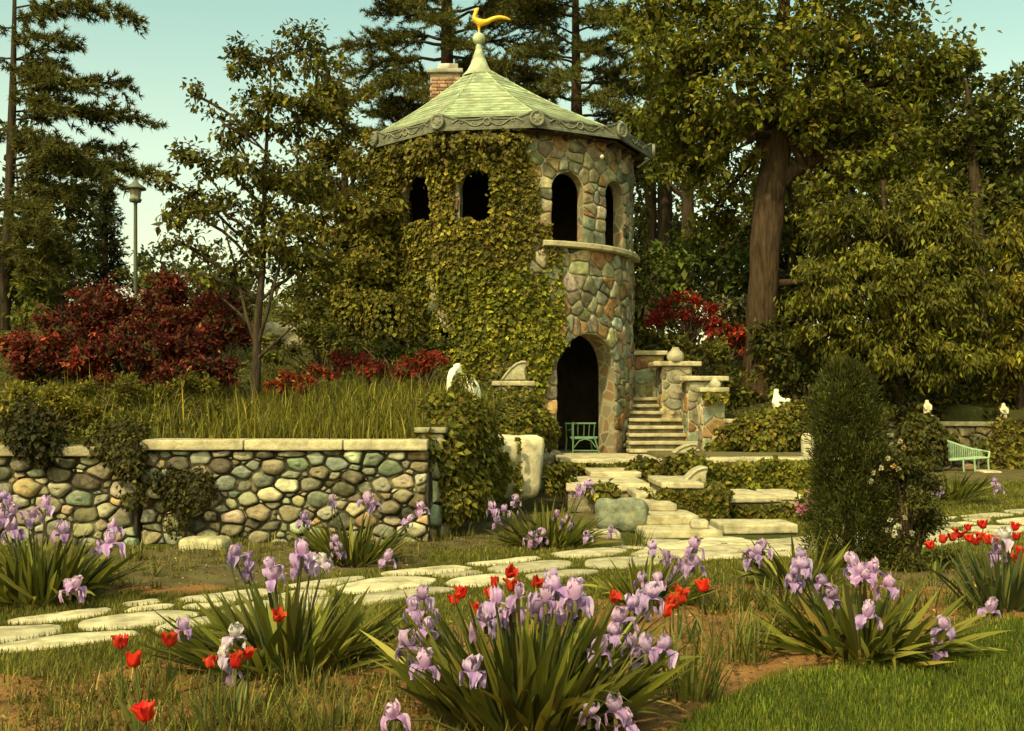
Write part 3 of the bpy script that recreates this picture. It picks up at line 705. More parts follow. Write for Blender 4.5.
# soffit and carved fascia
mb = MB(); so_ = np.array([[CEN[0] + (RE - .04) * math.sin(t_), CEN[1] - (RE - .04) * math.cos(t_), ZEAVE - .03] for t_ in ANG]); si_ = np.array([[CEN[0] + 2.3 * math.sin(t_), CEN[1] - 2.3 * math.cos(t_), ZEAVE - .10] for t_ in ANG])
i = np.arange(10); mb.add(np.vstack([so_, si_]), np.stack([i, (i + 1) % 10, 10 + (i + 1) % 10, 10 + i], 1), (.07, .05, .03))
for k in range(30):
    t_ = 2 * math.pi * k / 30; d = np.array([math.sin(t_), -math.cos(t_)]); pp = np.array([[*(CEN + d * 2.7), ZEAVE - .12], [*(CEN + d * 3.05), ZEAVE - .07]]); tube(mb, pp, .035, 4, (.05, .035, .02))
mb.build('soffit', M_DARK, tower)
FC = (.125, .128, .085)
fm = MB(); mc = MB()
RF = RE + .07
cf = np.array([[CEN[0] + RF * math.sin(t_), CEN[1] - RF * math.cos(t_)] for t_ in ANG])
for k in range(10):
    a, b = cf[k], cf[(k + 1) % 10]; u = (b - a); L = np.linalg.norm(u); u /= L; n_ = np.array([u[1], -u[0]])
    if n_ @ (a - CEN) < 0: n_ = -n_
    ss = np.linspace(0, 1, 33); V = []
    for s in ss:
        e = min(s, 1 - s) * L
        top = ZEAVE + .21 + .13 * math.exp(-(e / .26) ** 2) + .035 * math.exp(-((s - .5) * L / .14) ** 2)
        p = a + u * s * L
        for dd, z in ((0, ZEAVE - .02), (.05, ZEAVE - .02), (.05, ZEAVE + .03), (.035, ZEAVE + .045), (.035, top - .05), (.055, top - .03), (.055, top), (0, top)):
            V.append((*(p + n_ * dd), z))
    V = np.array(V); m = 8; i, j = np.meshgrid(np.arange(32), np.arange(m), indexing='ij'); j2 = (j + 1) % m
    fm.add(V, np.stack([i * m + j, (i + 1) * m + j, (i + 1) * m + j2, i * m + j2], -1).reshape(-1, 4), FC, False)
    def Q(s, z, d=.045): return [*(a + u * s * L + n_ * d), ZEAVE + z]
    for sg in (1, -1):      # acanthus scrolls on each half of the side
        f = (lambda s: s) if sg > 0 else (lambda s: 1 - s)
        w1 = [Q(f(.14 + .32 * t_), .13 + .07 * math.sin(t_ * 6.3)) for t_ in np.linspace(0, 1, 16)]; tube(fm, w1, .016, 5, (.19, .19, .125))
        for cs, cz, rr in ((.24, .16, .055), (.36, .10, .05)):
            sp = [Q(f(cs + rr / L * (1 - t_ * .75) * math.cos(t_ * 9)), cz + rr * (1 - t_ * .75) * math.sin(t_ * 9)) for t_ in np.linspace(0, 1, 18)]; tube(fm, sp, .012, 5, (.19, .19, .125))
    sp = [Q(.5 + .07 / L * math.cos(t_), .14 + .07 * math.sin(t_)) for t_ in np.linspace(0, 6.28, 14)]; tube(fm, sp, .018, 5, (.19, .19, .125))
fo = fm.build('fascia', M_FASCIA, tower)
for k in range(10):     # corner medallions, a ring round a raised boss
    d = unit((cf[k] - CEN)[None])[0]; m = MB(); tn = np.array([-d[1], d[0]])
    prof = [(0, .05), (.05, .06), (.063, .045), (.085, .035), (.105, .055), (.125, .07), (.15, .065), (.155, .0), (0, -.02)]
    a_ = np.linspace(0, 2 * np.pi, 24, endpoint=False); V = np.array([[*(cf[k] + tn * r * math.cos(t_) + d * (h + .03)), ZEAVE + .165 + r * 1.08 * math.sin(t_)] for r, h in prof for t_ in a_])
    i, j = np.meshgrid(np.arange(len(prof) - 1), np.arange(24), indexing='ij'); j2 = (j + 1) % 24
    m.add(V, np.stack([i * 24 + j, i * 24 + j2, (i + 1) * 24 + j2, (i + 1) * 24 + j], -1).reshape(-1, 4), (.17, .173, .115), True)
    for q in range(6):
        t_ = q * 1.047; m2 = cf[k] + tn * .07 * math.cos(t_) + d * .07; rbox(m, (*m2, ZEAVE + .165 + .075 * math.sin(t_)), (.04, .04, .04), .02, 0, 0, (.25, .25, .17), n=1)
    m.build('medallion', M_FASCIA, fo)
mb = MB(); lathe(mb, [(0, -.05), (.035, -.035), (.045, 0), (.035, .03), (.015, .05), (0, .05)], P(602, 157, 23.1), 14, (.5, .46, .33)); mb.build('globe_lamp', M_WHITE, tower)

# ------------------------------------------------------------ seats, lamp, statues
def bench_chair():
    t = thing('garden_chair', 'green slatted wooden armchair standing inside the dark tower doorway', 'chair', (X(584, 23.7), 23.7, .69))
    Y = 23.7; g = (.10, .18, .085); b = lambda: MB()
    def q(px, py, dy=0): return P(px, py, Y) + [0, dy, 0]
    zt = lambda py: py
    m = b()
    for px in (566.5, 572, 578, 584, 589, 594): tube(m, [q(px + (px - 580) * .05, 424, .0), q(px, 437.5, .1)], .014, 6, g)
    tube(m, [q(565, 423.5), q(596, 423.5)], .022, 6, g); m.build('backrest', M_PAINT, t)
    m = b(); rbox(m, q(583, 438, -.12), (.55, .52, .035), .01, 0, 0, g)
    for k in range(6): rbox(m, q(583, 437, -.34 + .085 * k), (.6, .065, .03), .008, 0, 0, g)
    m.build('seat', M_PAINT, t)
    for x0, x1, dy in ((572, 572, -.4), (593, 598, -.4), (567, 566, .12), (590, 593, .12)):
        m = b(); p0 = q(x0, 422 if x0 == 572 else 437, dy); p1 = q(x1, 437, dy); p1[2] = .69; tube(m, [p0, p1], .02, 6, g); m.build('leg', M_PAINT, t)
    m = b(); tube(m, [q(572, 450, -.4), q(597, 450, -.4)], .014, 6, g); tube(m, [q(573, 447, -.4), q(578, 440.5, -.4), q(584, 438.5, -.4), q(590, 440.5, -.4), q(594.5, 447, -.4)], .012, 6, g); m.build('stretcher', M_PAINT, t)
    m = b(); tube(m, [q(566, 431, .1), q(572, 429, -.4)], .018, 6, g); m.build('armrest', M_PAINT, t)
bench_chair()
def settee():
    base = np.array([X(962, 24.0), 24.0, .27]); t = thing('garden_bench', 'pale green slatted bench with curved sloping back against the right wall', 'bench', base); g = (.25, .36, .20)
    def q(px, py, dy=0): return P(px, py, 24.0) + [0, dy, 0]
    # back curves round the left end: tall behind, falling towards the right arm
    top = [(943.5, 438.5, .30), (950, 440, .36), (958, 443, .34), (966, 446.3, .26), (974, 449.2, .12), (981, 450.6, -.05)]
    bot = [(945, 459.5, .24), (951, 459.6, .28), (958, 459.3, .26), (966, 458.3, .18), (974, 457.2, .05), (980, 456.4, -.08)]
    m = MB(); tp = np.array([q(*a) for a in top]); bt = np.array([q(*a) for a in bot])
    for k in range(27):
        s = k / 26 * 5; i0 = min(int(s), 4); fr = s - i0; a = tp[i0] * (1 - fr) + tp[i0 + 1] * fr; b_ = bt[i0] * (1 - fr) + bt[i0 + 1] * fr
        rbox(m, (a + b_) / 2, (.022, .018, abs(a[2] - b_[2])), .005, 0, 0, np.array(g) * rng.uniform(.9, 1.1), n=1)
    tube(m, tp, .028, 8, g); tube(m, bt, .02, 8, g); m.build('backrest', M_PAINT, t)
    m = MB()
    for k in range(6):
        a = q(947 - k * .7, 459.8, .2 - .1 * k); b_ = q(980, 457.0, -.02 - .07 * k); tube(m, [a, (a + b_) / 2, b_], .024, 6, g)
    m.build('seat', M_PAINT, t)
    for px, dy in ((946, .2), (956, -.38), (967, -.38), (980.5, -.38), (978, .0)):
        m = MB(); p0 = q(px, 458, dy); p1 = p0.copy(); p1[2] = .27; p1[0] += .02; tube(m, [p0, p1], .022, 6, g); m.build('leg', M_PAINT, t)
    m = MB(); tube(m, [tp[-1], q(982, 451.5, -.38), q(981, 457.5, -.38)], .024, 6, g); m.build('armrest', M_PAINT, t)
settee()
def lamp():
    Y = 26.0; x = X(135.5, Y); zt = Z(181, Y); z0 = float(hz(x, Y)) - .1
    t = thing('lamp_post', 'slender dark lamp post with roofed lantern on the left slope', 'lamp post', (x, Y, z0)); c = (.10, .11, .06)
    m = MB(); lathe(m, [(.09, z0), (.085, z0 + .5), (.05, z0 + .6), (.042, zt - .55), (.06, zt - .5), (.03, zt - .45)], (x, Y, 0), 12, c); m.build('post', M_METAL, t)
    m = MB(); lathe(m, [(0, zt - .52), (.13, zt - .50), (.15, zt - .46), (.15, zt - .43), (0, zt - .43)], (x, Y, 0), 8, c, False); m.build('lantern_base', M_METAL, t)
    m = MB(); lathe(m, [(.12, zt - .43), (.145, zt - .20)], (x, Y, 0), 8, (.32, .31, .2), False); m.build('lantern_glass', M_PAINT, t)
    m = MB(); lathe(m, [(0, zt - .2), (.25, zt - .2), (.24, zt - .16), (.09, zt - .06), (.05, zt), (.025, zt + .06), (.015, zt + .16), (0, zt + .2)], (x, Y, 0), 16, c); m.build('lantern_roof', M_METAL, t)
lamp()
def stat(label, Y, J, Ed, col=(.80, .76, .55), plinth=None, name='garden_statue'):
    jj = [list(P(a, b, Y) + [0, d, 0]) + [r * Y / F] for a, b, d, r in J]
    base = P(J[0][0], max(j[1] for j in J), Y); t = thing(name, label, 'statue', base)
    skin('figure', jj, Ed, M_WHITE, t, None, 2, col)
    if plinth:
        m = MB(); px, py, w_, h_ = plinth; rbox(m, P(px, py, Y), (w_ * Y / F, w_ * Y / F, h_ * Y / F), .02, 0, .005, np.array(col) * .8); m.build('plinth', M_WHITE, t)
stat('white kneeling stone figure half swallowed by the ivy mound left of the door', 17.6,
     [(465, 398, .12, 6), (462, 385, .12, 4.5), (458, 369, .05, 2.6), (457, 362.5, .03, 4.2), (453, 371, -.14, 4.2), (452, 379, -.18, 4.8), (450.5, 387, -.16, 3.8), (449.5, 393, -.15, 3),
      (469, 381, -.16, 7.0), (473, 388, -.18, 8.2), (476.5, 396, -.18, 5.6), (479, 404, -.14, 2.5), (464, 379, -.02, 3.5)],
     [(0, 1), (1, 2), (2, 3), (2, 4), (4, 5), (5, 6), (6, 7), (1, 12), (12, 8), (8, 9), (9, 10), (10, 11)])
stat('white winged stone figure on the ivy wall below the big tree', 22.8,
     [(779, 404, 0, 6.0), (776, 397, 0, 4.4), (776, 392, 0, 2.3), (776.3, 389, -.03, 3.5), (783, 401, .0, 4.0), (787, 401.5, -.05, 2.8), (789.5, 399, -.08, 1.6), (772, 401, -.08, 2.4), (780, 408, -.05, 5.5), (783, 413, -.05, 2.5)],
     [(0, 1), (1, 2), (2, 3), (0, 4), (4, 5), (5, 6), (0, 7), (0, 8), (8, 9)])
for lab, px, y0, y1, Y in (('small worn stone figure above the ivy mound left of the bench', 927, 397, 417, 24.4), ('small pale stone figure on the wall at the right edge', 1003.5, 400, 421, 25.4)):
    h = y1 - y0
    stat(lab, Y, [(px, y1 - 5, 0, 3.6), (px, y0 + h * .45, 0, 3.6), (px - .2, y0 + h * .27, 0, 1.7), (px, y0 + h * .13, 0, 2.4), (px - 3.2, y0 + h * .45, -.05, 1.5), (px - 2.2, y0 + h * .65, -.1, 1.3), (px + 3.2, y0 + h * .45, -.05, 1.5), (px + 2.0, y0 + h * .68, -.1, 1.3), (px, y1 - 1, 0, 4.2)],
         [(0, 1), (1, 2), (2, 3), (1, 4), (4, 5), (1, 6), (6, 7), (0, 8)], (.56, .50, .32), (px, y1, 10, 4))

# ============================================================ vegetation
_mix0 = mixcol
def mixcol(n, cols, wts=None, var=.18): return np.clip(_mix0(n, cols, wts, var) * LEAFGAIN, .002, .6)
LEAFGAIN = np.array([1.22, 1.20, .85])
IVY = [(.050, .053, .010), (.088, .083, .014), (.14, .126, .018), (.095, .070, .018), (.20, .175, .03)]
OLIVE = [(.050, .055, .012), (.080, .080, .016), (.115, .105, .018), (.060, .048, .014)]
def ivy(name, label, pts, nrm, L, cols=IVY, wts=(3, 3, 1.6, 1.5, .5), cat='climbing plant', rough=.10, build=True, mb=None, group=None):
    n = len(pts); own = mb is None; mb = mb or MB()
    d = np.array([0, 0, -1.0]) + rng.normal(0, .55, (n, 3)) + nrm * .45
    lift = (.02 + rough * (.6 + noise(pts, 2.2)))[:, None] * rng.uniform(.1, 1, (n, 1))
    ll = L * np.exp(rng.normal(0, .32, n).clip(-.9, .42))
    leafs(mb, pts + nrm * lift, d, nrm + np.array([0, 0, .45]) + rng.normal(0, .38, (n, 3)), ll, ll * .85, np.clip(mixcol(n, cols, wts, .28) * (1 + .38 * noise(pts, 1.3, 2) + .2 * noise(pts, 4))[:, None].clip(.35, 1.9), .003, .6))
    if own and build:
        c = pts.mean(0); c = np.array([c[0], c[1], pts[:, 2].min()])
        return tag(mb.build(name, M_LEAF, None, c), label, cat, group)
def plane_pts(o, u, v, n, edge=.12):
    """n points over the parallelogram o + a u + b v with a ragged edge"""
    a, b = rng.uniform(-.03, 1.03, n), rng.uniform(-.05, 1.05, n); p = np.array(o) + a[:, None] * np.array(u) + b[:, None] * np.array(v)
    e = np.minimum(np.minimum(a, 1 - a), np.minimum(b, 1 - b)); k = e + edge * noise(p, 2.6) > -.01
    N = unit(np.cross(np.array(u), np.array(v))[None])[0]
    if N[1] > 0: N = -N
    return p[k], np.tile(N, (k.sum(), 1))

def blob_pts(c, r, n, low=-.6):
    d = rdir(n); d = d[d[:, 2] > low]; p = np.array(c) + d * np.array(r) * (1 + .13 * noise(d * 2 + np.array(c), 1.6))[:, None]
    return p, unit(d / np.array(r))
# --- ivy on the tower
def tower_ivy():
    n = 76000; th = np.radians(rng.uniform(-112, 34, n)); z = rng.uniform(.9, 7.45, n)
    p = np.c_[CEN[0] + RT * np.sin(th), CEN[1] - RT * np.cos(th), z]; N = np.c_[np.sin(th), -np.cos(th), 0 * th]
    px = 512 + p[:, 0] / p[:, 1] * F; py = HY - (p[:, 2] - CAMH) / p[:, 1] * F
    # right-hand edge of the growth as a function of height
    edge = np.interp(py, [120, 150, 200, 232, 245, 290, 330, 350, 372, 400, 440], [522, 527, 536, 548, 556, 560, 566, 562, 556, 540, 530])
    k = px < edge + 9 * noise(p, 1.6) + 5 * noise(p, 6)
    for ang, hw, z0, zs in WINS:
        x = np.abs((th - R_(ang)) * RT); e = np.where(z > zs, np.hypot(x, np.maximum(z - zs, 0)) - hw, np.maximum(x - hw, z0 - .02 - z))
        k &= (e > -.01 + .10 * noise(p, 3.1)) | (((z < z0 + .5 + .3 * noise(p, 2)) | (z > zs + .40 + .35 * noise(p, 3.3, 1))) & (e > -.42) & (-48 < ang < 0))
    k &= .6 * noise(p, .9, 2) + .7 * noise(p, 2.6, 1) + rng.uniform(0, 1.5, n) > .12
    p, N = p[k], N[k]
    up = (p[:, 2] > 4.6)
    mb = MB()
    for m, c, wt in ((up, [(.062, .058, .012), (.10, .085, .018), (.15, .125, .02), (.23, .19, .03)], (3, 3, 2, .6)), (~up, [(.058, .064, .010), (.105, .105, .014), (.17, .16, .02), (.26, .23, .03)], (2.5, 3, 2, .7))):
        ivy('', '', p[m], N[m], .088, c, wt, rough=.17, build=False, mb=mb)
    bp_, bn_ = [], []       # growth bulging out on the left
    for (px, py, Y, rx, ry, m_) in ((392, 170, 24.2, 16, 22, 900), (384, 215, 24.0, 20, 30, 1600), (374, 262, 23.8, 24, 34, 2200), (362, 305, 23.6, 26, 28, 2000), (392, 320, 23.2, 30, 26, 2000), (352, 265, 24.2, 18, 28, 1100)):
        a_, b_ = blob_pts(P(px, py, Y), (rx * Y / F, .5, ry * Y / F), m_); bp_.append(a_); bn_.append(b_)
    ivy('', '', np.concatenate(bp_), np.concatenate(bn_), .088, [(.062, .058, .012), (.10, .09, .016), (.15, .13, .02), (.22, .185, .03)], (3, 3, 2, .6), rough=.17, build=False, mb=mb)
    # loose sprays hanging beneath the eaves
    q = []
    for k in range(60):
        a = R_(rng.uniform(-100, 8)); r = rng.uniform(2.9, 3.15); q.append(np.array([CEN[0] + r * math.sin(a), CEN[1] - r * math.cos(a), 7.28]) + np.c_[rng.normal(0, .12, (26, 2)), -rng.exponential(.2, 26)])
    q = np.concatenate(q); ivy('', '', q, unit(np.c_[q[:, :2] - CEN, 0 * q[:, 0]]), .095, [(.09, .08, .018), (.14, .12, .025), (.07, .06, .015)], (2, 2, 2), build=False, mb=mb)
    # woody stems creeping up
    for k in range(16):
        a = R_(rng.choice([rng.uniform(-85, -48), rng.uniform(-16, 14)])); zz = np.linspace(1.0, rng.uniform(3., 4.8), 9); aa = a + np.cumsum(rng.normal(0, .03, 9)); tube(mb, np.c_[CEN[0] + (RT + .05) * np.sin(aa), CEN[1] - (RT + .05) * np.cos(aa), zz], np.linspace(.03, .01, 9), 5, (.10, .07, .04))
    tag(mb.build('tower_ivy', M_LEAF, None, (CEN[0] - 1, 22.8, .9)), 'dense ivy cloaking the left side of the round tower', 'climbing plant')
tower_ivy()
# --- ivy mound left of the door: rolls over the wall that runs back to the tower
mp, mn = [], []
for (px, py, Y, rx, ry, n) in ((452, 430, 14.9, 30, 30, 2400), (446, 470, 14.3, 20, 46, 2600), (465, 424, 16.0, 22, 24, 2000), (505, 428, 18.4, 44, 20, 3600), (458, 498, 14.3, 22, 26, 1700), (468, 462, 15.2, 22, 36, 2300), (440, 408, 16.4, 14, 12, 700), (535, 432, 20.2, 20, 24, 1500), (515, 402, 20.4, 26, 10, 1000), (462, 404, 17.4, 14, 9, 500), (461.5, 388, 17.15, 5, 13, 420), (430, 452, 14.0, 12, 22, 700), (482, 440, 16.6, 14, 18, 800)):
    p, N = blob_pts(P(px, py, Y), (rx * Y / F, .75, ry * Y / F), n); mp.append(p); mn.append(N)
ivy('ivy_mound', 'big mound of ivy spilling over the wall end left of the doorway', np.concatenate(mp), np.concatenate(mn), .085, rough=.08)
# tendrils across the trough
p, N = plane_pts(P(489, 496, 16.8), (30 * s17, 0, 0), (.0, 0, 56 * s17), 1300, .3); k = noise(p, 4.0) > -.3
ivy('ivy_trail', 'thin ivy trails creeping over the pale stone trough', p[k], N[k], .07, rough=.07)
p, N = plane_pts(P(545, 492, 17), (.42, .6, 0), (0, 0, 28 * s17), 700, .2)
ivy('ivy_clump', 'small ivy clump between the stone trough and the landing', p, N, .08)
# landing front, cheek block, terrace fronts
p, N = plane_pts(P(566, 476, 20.42), (1.6, 0, 0), (0, 0, .26), 1500, .1); q, M = blob_pts(P(646, 472, 19.5), (.32, .3, .22), 700); q2, M2 = blob_pts(P(602, 491, 17.0), (.2, .25, .10), 350); q = np.vstack([q, q2]); M = np.vstack([M, M2])
ivy('landing_ivy', 'ivy fringe hanging under the landing slab below the tower door', np.concatenate([p, q]), np.concatenate([N, M]), .085, rough=.06)
p, N = plane_pts(P(660, 524, 15.62), (66 * 15.6 / F, 0, 0), (0, 0, .50), 2300, .08); q, M = plane_pts(P(722, 522, 15.7), (.1, 1.0, 0), (0, 0, .5), 600, .1); r, O = blob_pts(P(712, 492, 16.0), (.20, .4, .12), 500)
M = np.tile([.95, -.3, 0], (len(q), 1)); t0, t1 = plane_pts(P(656, 520, 15.7), (-.08, 1.0, 0), (0, 0, .42), 500, .1); t1 = np.tile([-.95, -.3, 0], (len(t0), 1))
ivy('cheek_ivy', 'ivy covering the cheek wall beside the lower steps', np.concatenate([p, q, r, t0]), np.concatenate([N, M, O, t1]), .075, rough=.07)
p, N = plane_pts(P(672, 496, 18.4), (190 * 18.4 / F, 0, 0), (0, 0, .60), 6200, .07); q, M = blob_pts(P(690, 465, 18.6), (.35, .4, .16), 900)
ivy('terrace_ivy', 'broad ivy curtain over the front of the upper terrace wall', np.concatenate([p, q]), np.concatenate([N, M]), .09, [(.055, .058, .010), (.095, .092, .015), (.14, .13, .02), (.19, .17, .03)], (2, 3, 2, .8), rough=.08)
p, N = plane_pts(P(716, 524, 16.15), (92 * 16.2 / F, 0, 0), (0, 0, .30), 1700, .06)
ivy('tier_ivy', 'low ivy strip under the curved lower coping', p, N, .07, rough=.05)
mp, mn = [], []
for (px, py, Y, rx, ry, n) in ((770, 432, 22.2, 36, 20, 3000), (735, 436, 22.3, 16, 9, 450), (795, 420, 22.6, 20, 16, 900), (760, 448, 22.2, 14, 9, 350)):
    p, N = blob_pts(P(px, py, Y), (rx * Y / F, .35, ry * Y / F), n); mp.append(p); mn.append(N)
ivy('wall_ivy', 'ivy heap over the back terrace wall beneath the winged statue', np.concatenate(mp), np.concatenate(mn), .095)
mp, mn = [], []
for (px, py, Y, rx, ry, n) in ((925, 446, 24.0, 17, 30, 1900), (912, 436, 23.8, 12, 18, 700), (930, 432, 24.2, 10, 12, 400)):
    p, N = blob_pts(P(px, py, Y), (rx * Y / F, .4, ry * Y / F), n); mp.append(p); mn.append(N)
ivy('wall_ivy', 'dark ivy heap over the wall left of the green bench', np.concatenate(mp), np.concatenate(mn), .1, [(.035, .038, .009), (.055, .05, .012), (.08, .07, .016)], (3, 2, 1))
p, N = plane_pts(P(985, 470, 25.0), (1.6, 0, 0), (0, 0, 1.15), 1800, .2); ivy('wall_ivy', 'yellowish creeper on the garden wall right of the bench', p, N, .1, [(.09, .08, .015), (.15, .13, .02), (.06, .05, .015)], (2, 1.5, 2))
p, N = plane_pts(P(940, 455, 25.05), (1.3, 0, 0), (0, 0, .5), 500, .3); k = noise(p, 3) > .0; ivy('wall_ivy', 'sparse creeper on the wall right above the green bench', p[k], N[k], .09, OLIVE, (1, 1, 1, 2))
p, N = plane_pts(P(705, 452, 22.3), (.5, 0, 0), (0, 0, .22), 260, .2); ivy('pillar_ivy', 'little ivy sprig around the base of the stair pillar', p, N, .085)
p, N = plane_pts(P(703, 400, 22.62), (.5, 0, 0), (0, 0, .16), 220, .2); ivy('pillar_ivy', 'dark ivy collar below the cap of the stair pillar', p, N, .085)
p, N = blob_pts(P(637, 250, 26.3), (.22, .4, 2.0), 1500); ivy('tower_creeper', 'thin dark creeper climbing the right edge of the tower', p, N, .1, OLIVE, (3, 2, .5, 2))
# plants on the boulder wall
def wallplant(label, spots, L, cols, wts, name='wall_creeper'):
    mp, mn = [], []
    for (px, py, Y, rx, ry, n) in spots:
        p, N = blob_pts(P(px, py, Y), (rx * Y / F, .14, ry * Y / F), n, -1); mp.append(p); mn.append(N)
    ivy(name, label, np.concatenate(mp), np.concatenate(mn), L, cols, wts, rough=.10)
DK = [(.022, .022, .008), (.038, .034, .010), (.06, .05, .014)]
wallplant('dark creeper patch clinging to the middle of the boulder wall', ((188, 490, 13.0, 26, 20, 900), (178, 512, 13.0, 12, 22, 350), (165, 480, 13.0, 14, 10, 260)), .045, DK, (3, 2, 1))
wallplant('dark bushy plant drooping over the joint of the two wall stretches', ((124, 452, 13.05, 16, 17, 900), (105, 446, 13.1, 18, 9, 450), (126, 432, 13.3, 20, 10, 600), (134, 478, 13.02, 8, 24, 420)), .05, [(.03, .028, .008), (.05, .043, .012), (.08, .066, .016)], (3, 2, 1))
wallplant('dark glossy-leaved vine hanging over the left end of the wall', ((32, 432, 13.0, 20, 16, 620), (45, 440, 13.0, 14, 20, 420), (22, 415, 13.2, 14, 10, 260)), .065, DK, (3, 2, 1))

# ------------------------------------------------------------ trees and shrubs
def crown_leaves(mb, c, r, L, W, cols, wts, cov=1.6, droop=.2, nsub=None, sub=.34, spread=None, up=1.0):
    c = np.array(c); r = np.array(r); area = math.pi * r[0] * r[2]
    n = int(cov * area / (L * W * .25)); nsub = nsub or max(5, int(14 * (area / 2.0) ** .6))
    d = rdir(nsub); sc = c + d * r * (rng.uniform(.25, 1, (nsub, 1)) ** .55)
    i = rng.integers(0, nsub, n); s = sub * (r.mean())
    p = sc[i] + rng.normal(0, 1, (n, 3)) * s * np.array([.62, .62, .42])
    out = unit(p - c)
    dd = rdir(n) + out * .5 + np.array([0, 0, -droop * 2]); nn = np.array([0, 0, up]) + rng.normal(0, .55, (n, 3)) + out * .35
    tone = np.exp(rng.normal(0, .22, nsub))[i][:, None]
    ll = L * np.exp(rng.normal(0, .22, n)); leafs(mb, p, dd, nn, ll, W * ll / L, np.clip(mixcol(n, cols, wts, .2) * tone, .003, .6))
    return sc
def limb(mb, a, b, r0, r1, sag=.12, n=7, col=(.11, .075, .045), wig=.05):
    a, b = np.array(a, float), np.array(b, float); t = np.linspace(0, 1, n)[:, None]; L = np.linalg.norm(b - a)
    p = a + (b - a) * t + np.array([0, 0, 1.0]) * (np.sin(t * math.pi) * sag * L) + rng.normal(0, wig * L * .35, (n, 3)) * np.sin(t * math.pi)
    tube(mb, p, np.linspace(r0, r1, n), 7, col, 0, False); return p
def tree(name, label, trunk, clumps, L, W, cols, wts, cov=1.6, droop=.2, cat='tree', group=None, bark=(.055, .038, .023), sub=.34, limbs=True, twig=True, rough=.10, up=1.0, extra=None, lowest=.3):
    """trunk: list of (px, py, Y, radius); clumps: list of (px, py, Y, rx_px, ry_px)"""
    tp = np.array([P(a, b, Y) for a, b, Y, r in trunk]); tr = np.array([t[3] for t in trunk])
    base = tp[0].copy(); root = thing(name, label, cat, base, group)
    tb, lb = MB(), MB()
    if len(tp) > 2:
        s = np.linspace(0, len(tp) - 1, len(tp) * 5); q = np.stack([np.interp(s, np.arange(len(tp)), tp[:, k]) for k in range(3)], 1); q[1:-1, :2] += .04 * np.stack([noise(q[1:-1], 1.1, 1), noise(q[1:-1], 1.1, 2)], 1) * tr[0] * 4
        tube(tb, q, np.interp(s, np.arange(len(tp)), tr), 18, bark, rough)
    else: q = tp; tube(tb, tp, tr, 8, bark)
    for cl in clumps:
        px, py, Y, rx, ry = cl[:5]; c = P(px, py, Y); k = Y / F; r = np.array([rx * k, (rx + ry) * .5 * k, ry * k])
        sc = crown_leaves(lb, c, r, L, W, cols, wts, cov if len(cl) < 6 else cov * cl[5], droop, sub=sub, up=up)
        if limbs:
            hd = np.hypot(q[:, 0] - c[0], q[:, 1] - c[1]); tz = np.maximum(c[2] - .75 * hd, q[0, 2] + lowest * (q[-1, 2] - q[0, 2])); j = int(np.argmin(np.abs(q[:, 2] - tz))); rr = np.interp(j, np.linspace(0, len(q) - 1, len(tr)), tr)
            a = q[j]; limb(tb, a, c, min(rr * .5, .16), .025, .06, col=bark)
            if twig:
                for e in sc[:max(4, len(sc) // 2)]: limb(tb, c + (e - c) * .05, e, .022, .006, .05, 4, bark)
    for ex in (extra or []): tube(tb, np.array([P(a, b, Y) for a, b, Y, r in ex]), [e[3] for e in ex], 9, bark, .08)
    tb.build('trunk', M_BARK, root); lb.build('crown', M_LEAF, root); return root
def shrub(name, label, base, clumps, L, W, cols, wts, cov=1.7, droop=.1, cat='shrub', group=None, stems=6, sub=.34, up=1.0):
    b = P(*base); root = thing(name, label, cat, b, group); lb, sb = MB(), MB()
    for cl in clumps:
        px, py, Y, rx, ry = cl[:5]; c = P(px, py, Y); k = Y / F
        sc = crown_leaves(lb, c, (rx * k, (rx + ry) * .5 * k, ry * k), L, W, cols, wts, cov, droop, sub=sub, up=up)
        for e in sc[:stems]: limb(sb, b + np.array([rng.normal(0, .06), rng.normal(0, .06), -.1]), e, .02, .006, .03, 5, (.09, .06, .04))
    lb.build('foliage', M_LEAF, root); sb.build('stem', M_BARK, root); return root

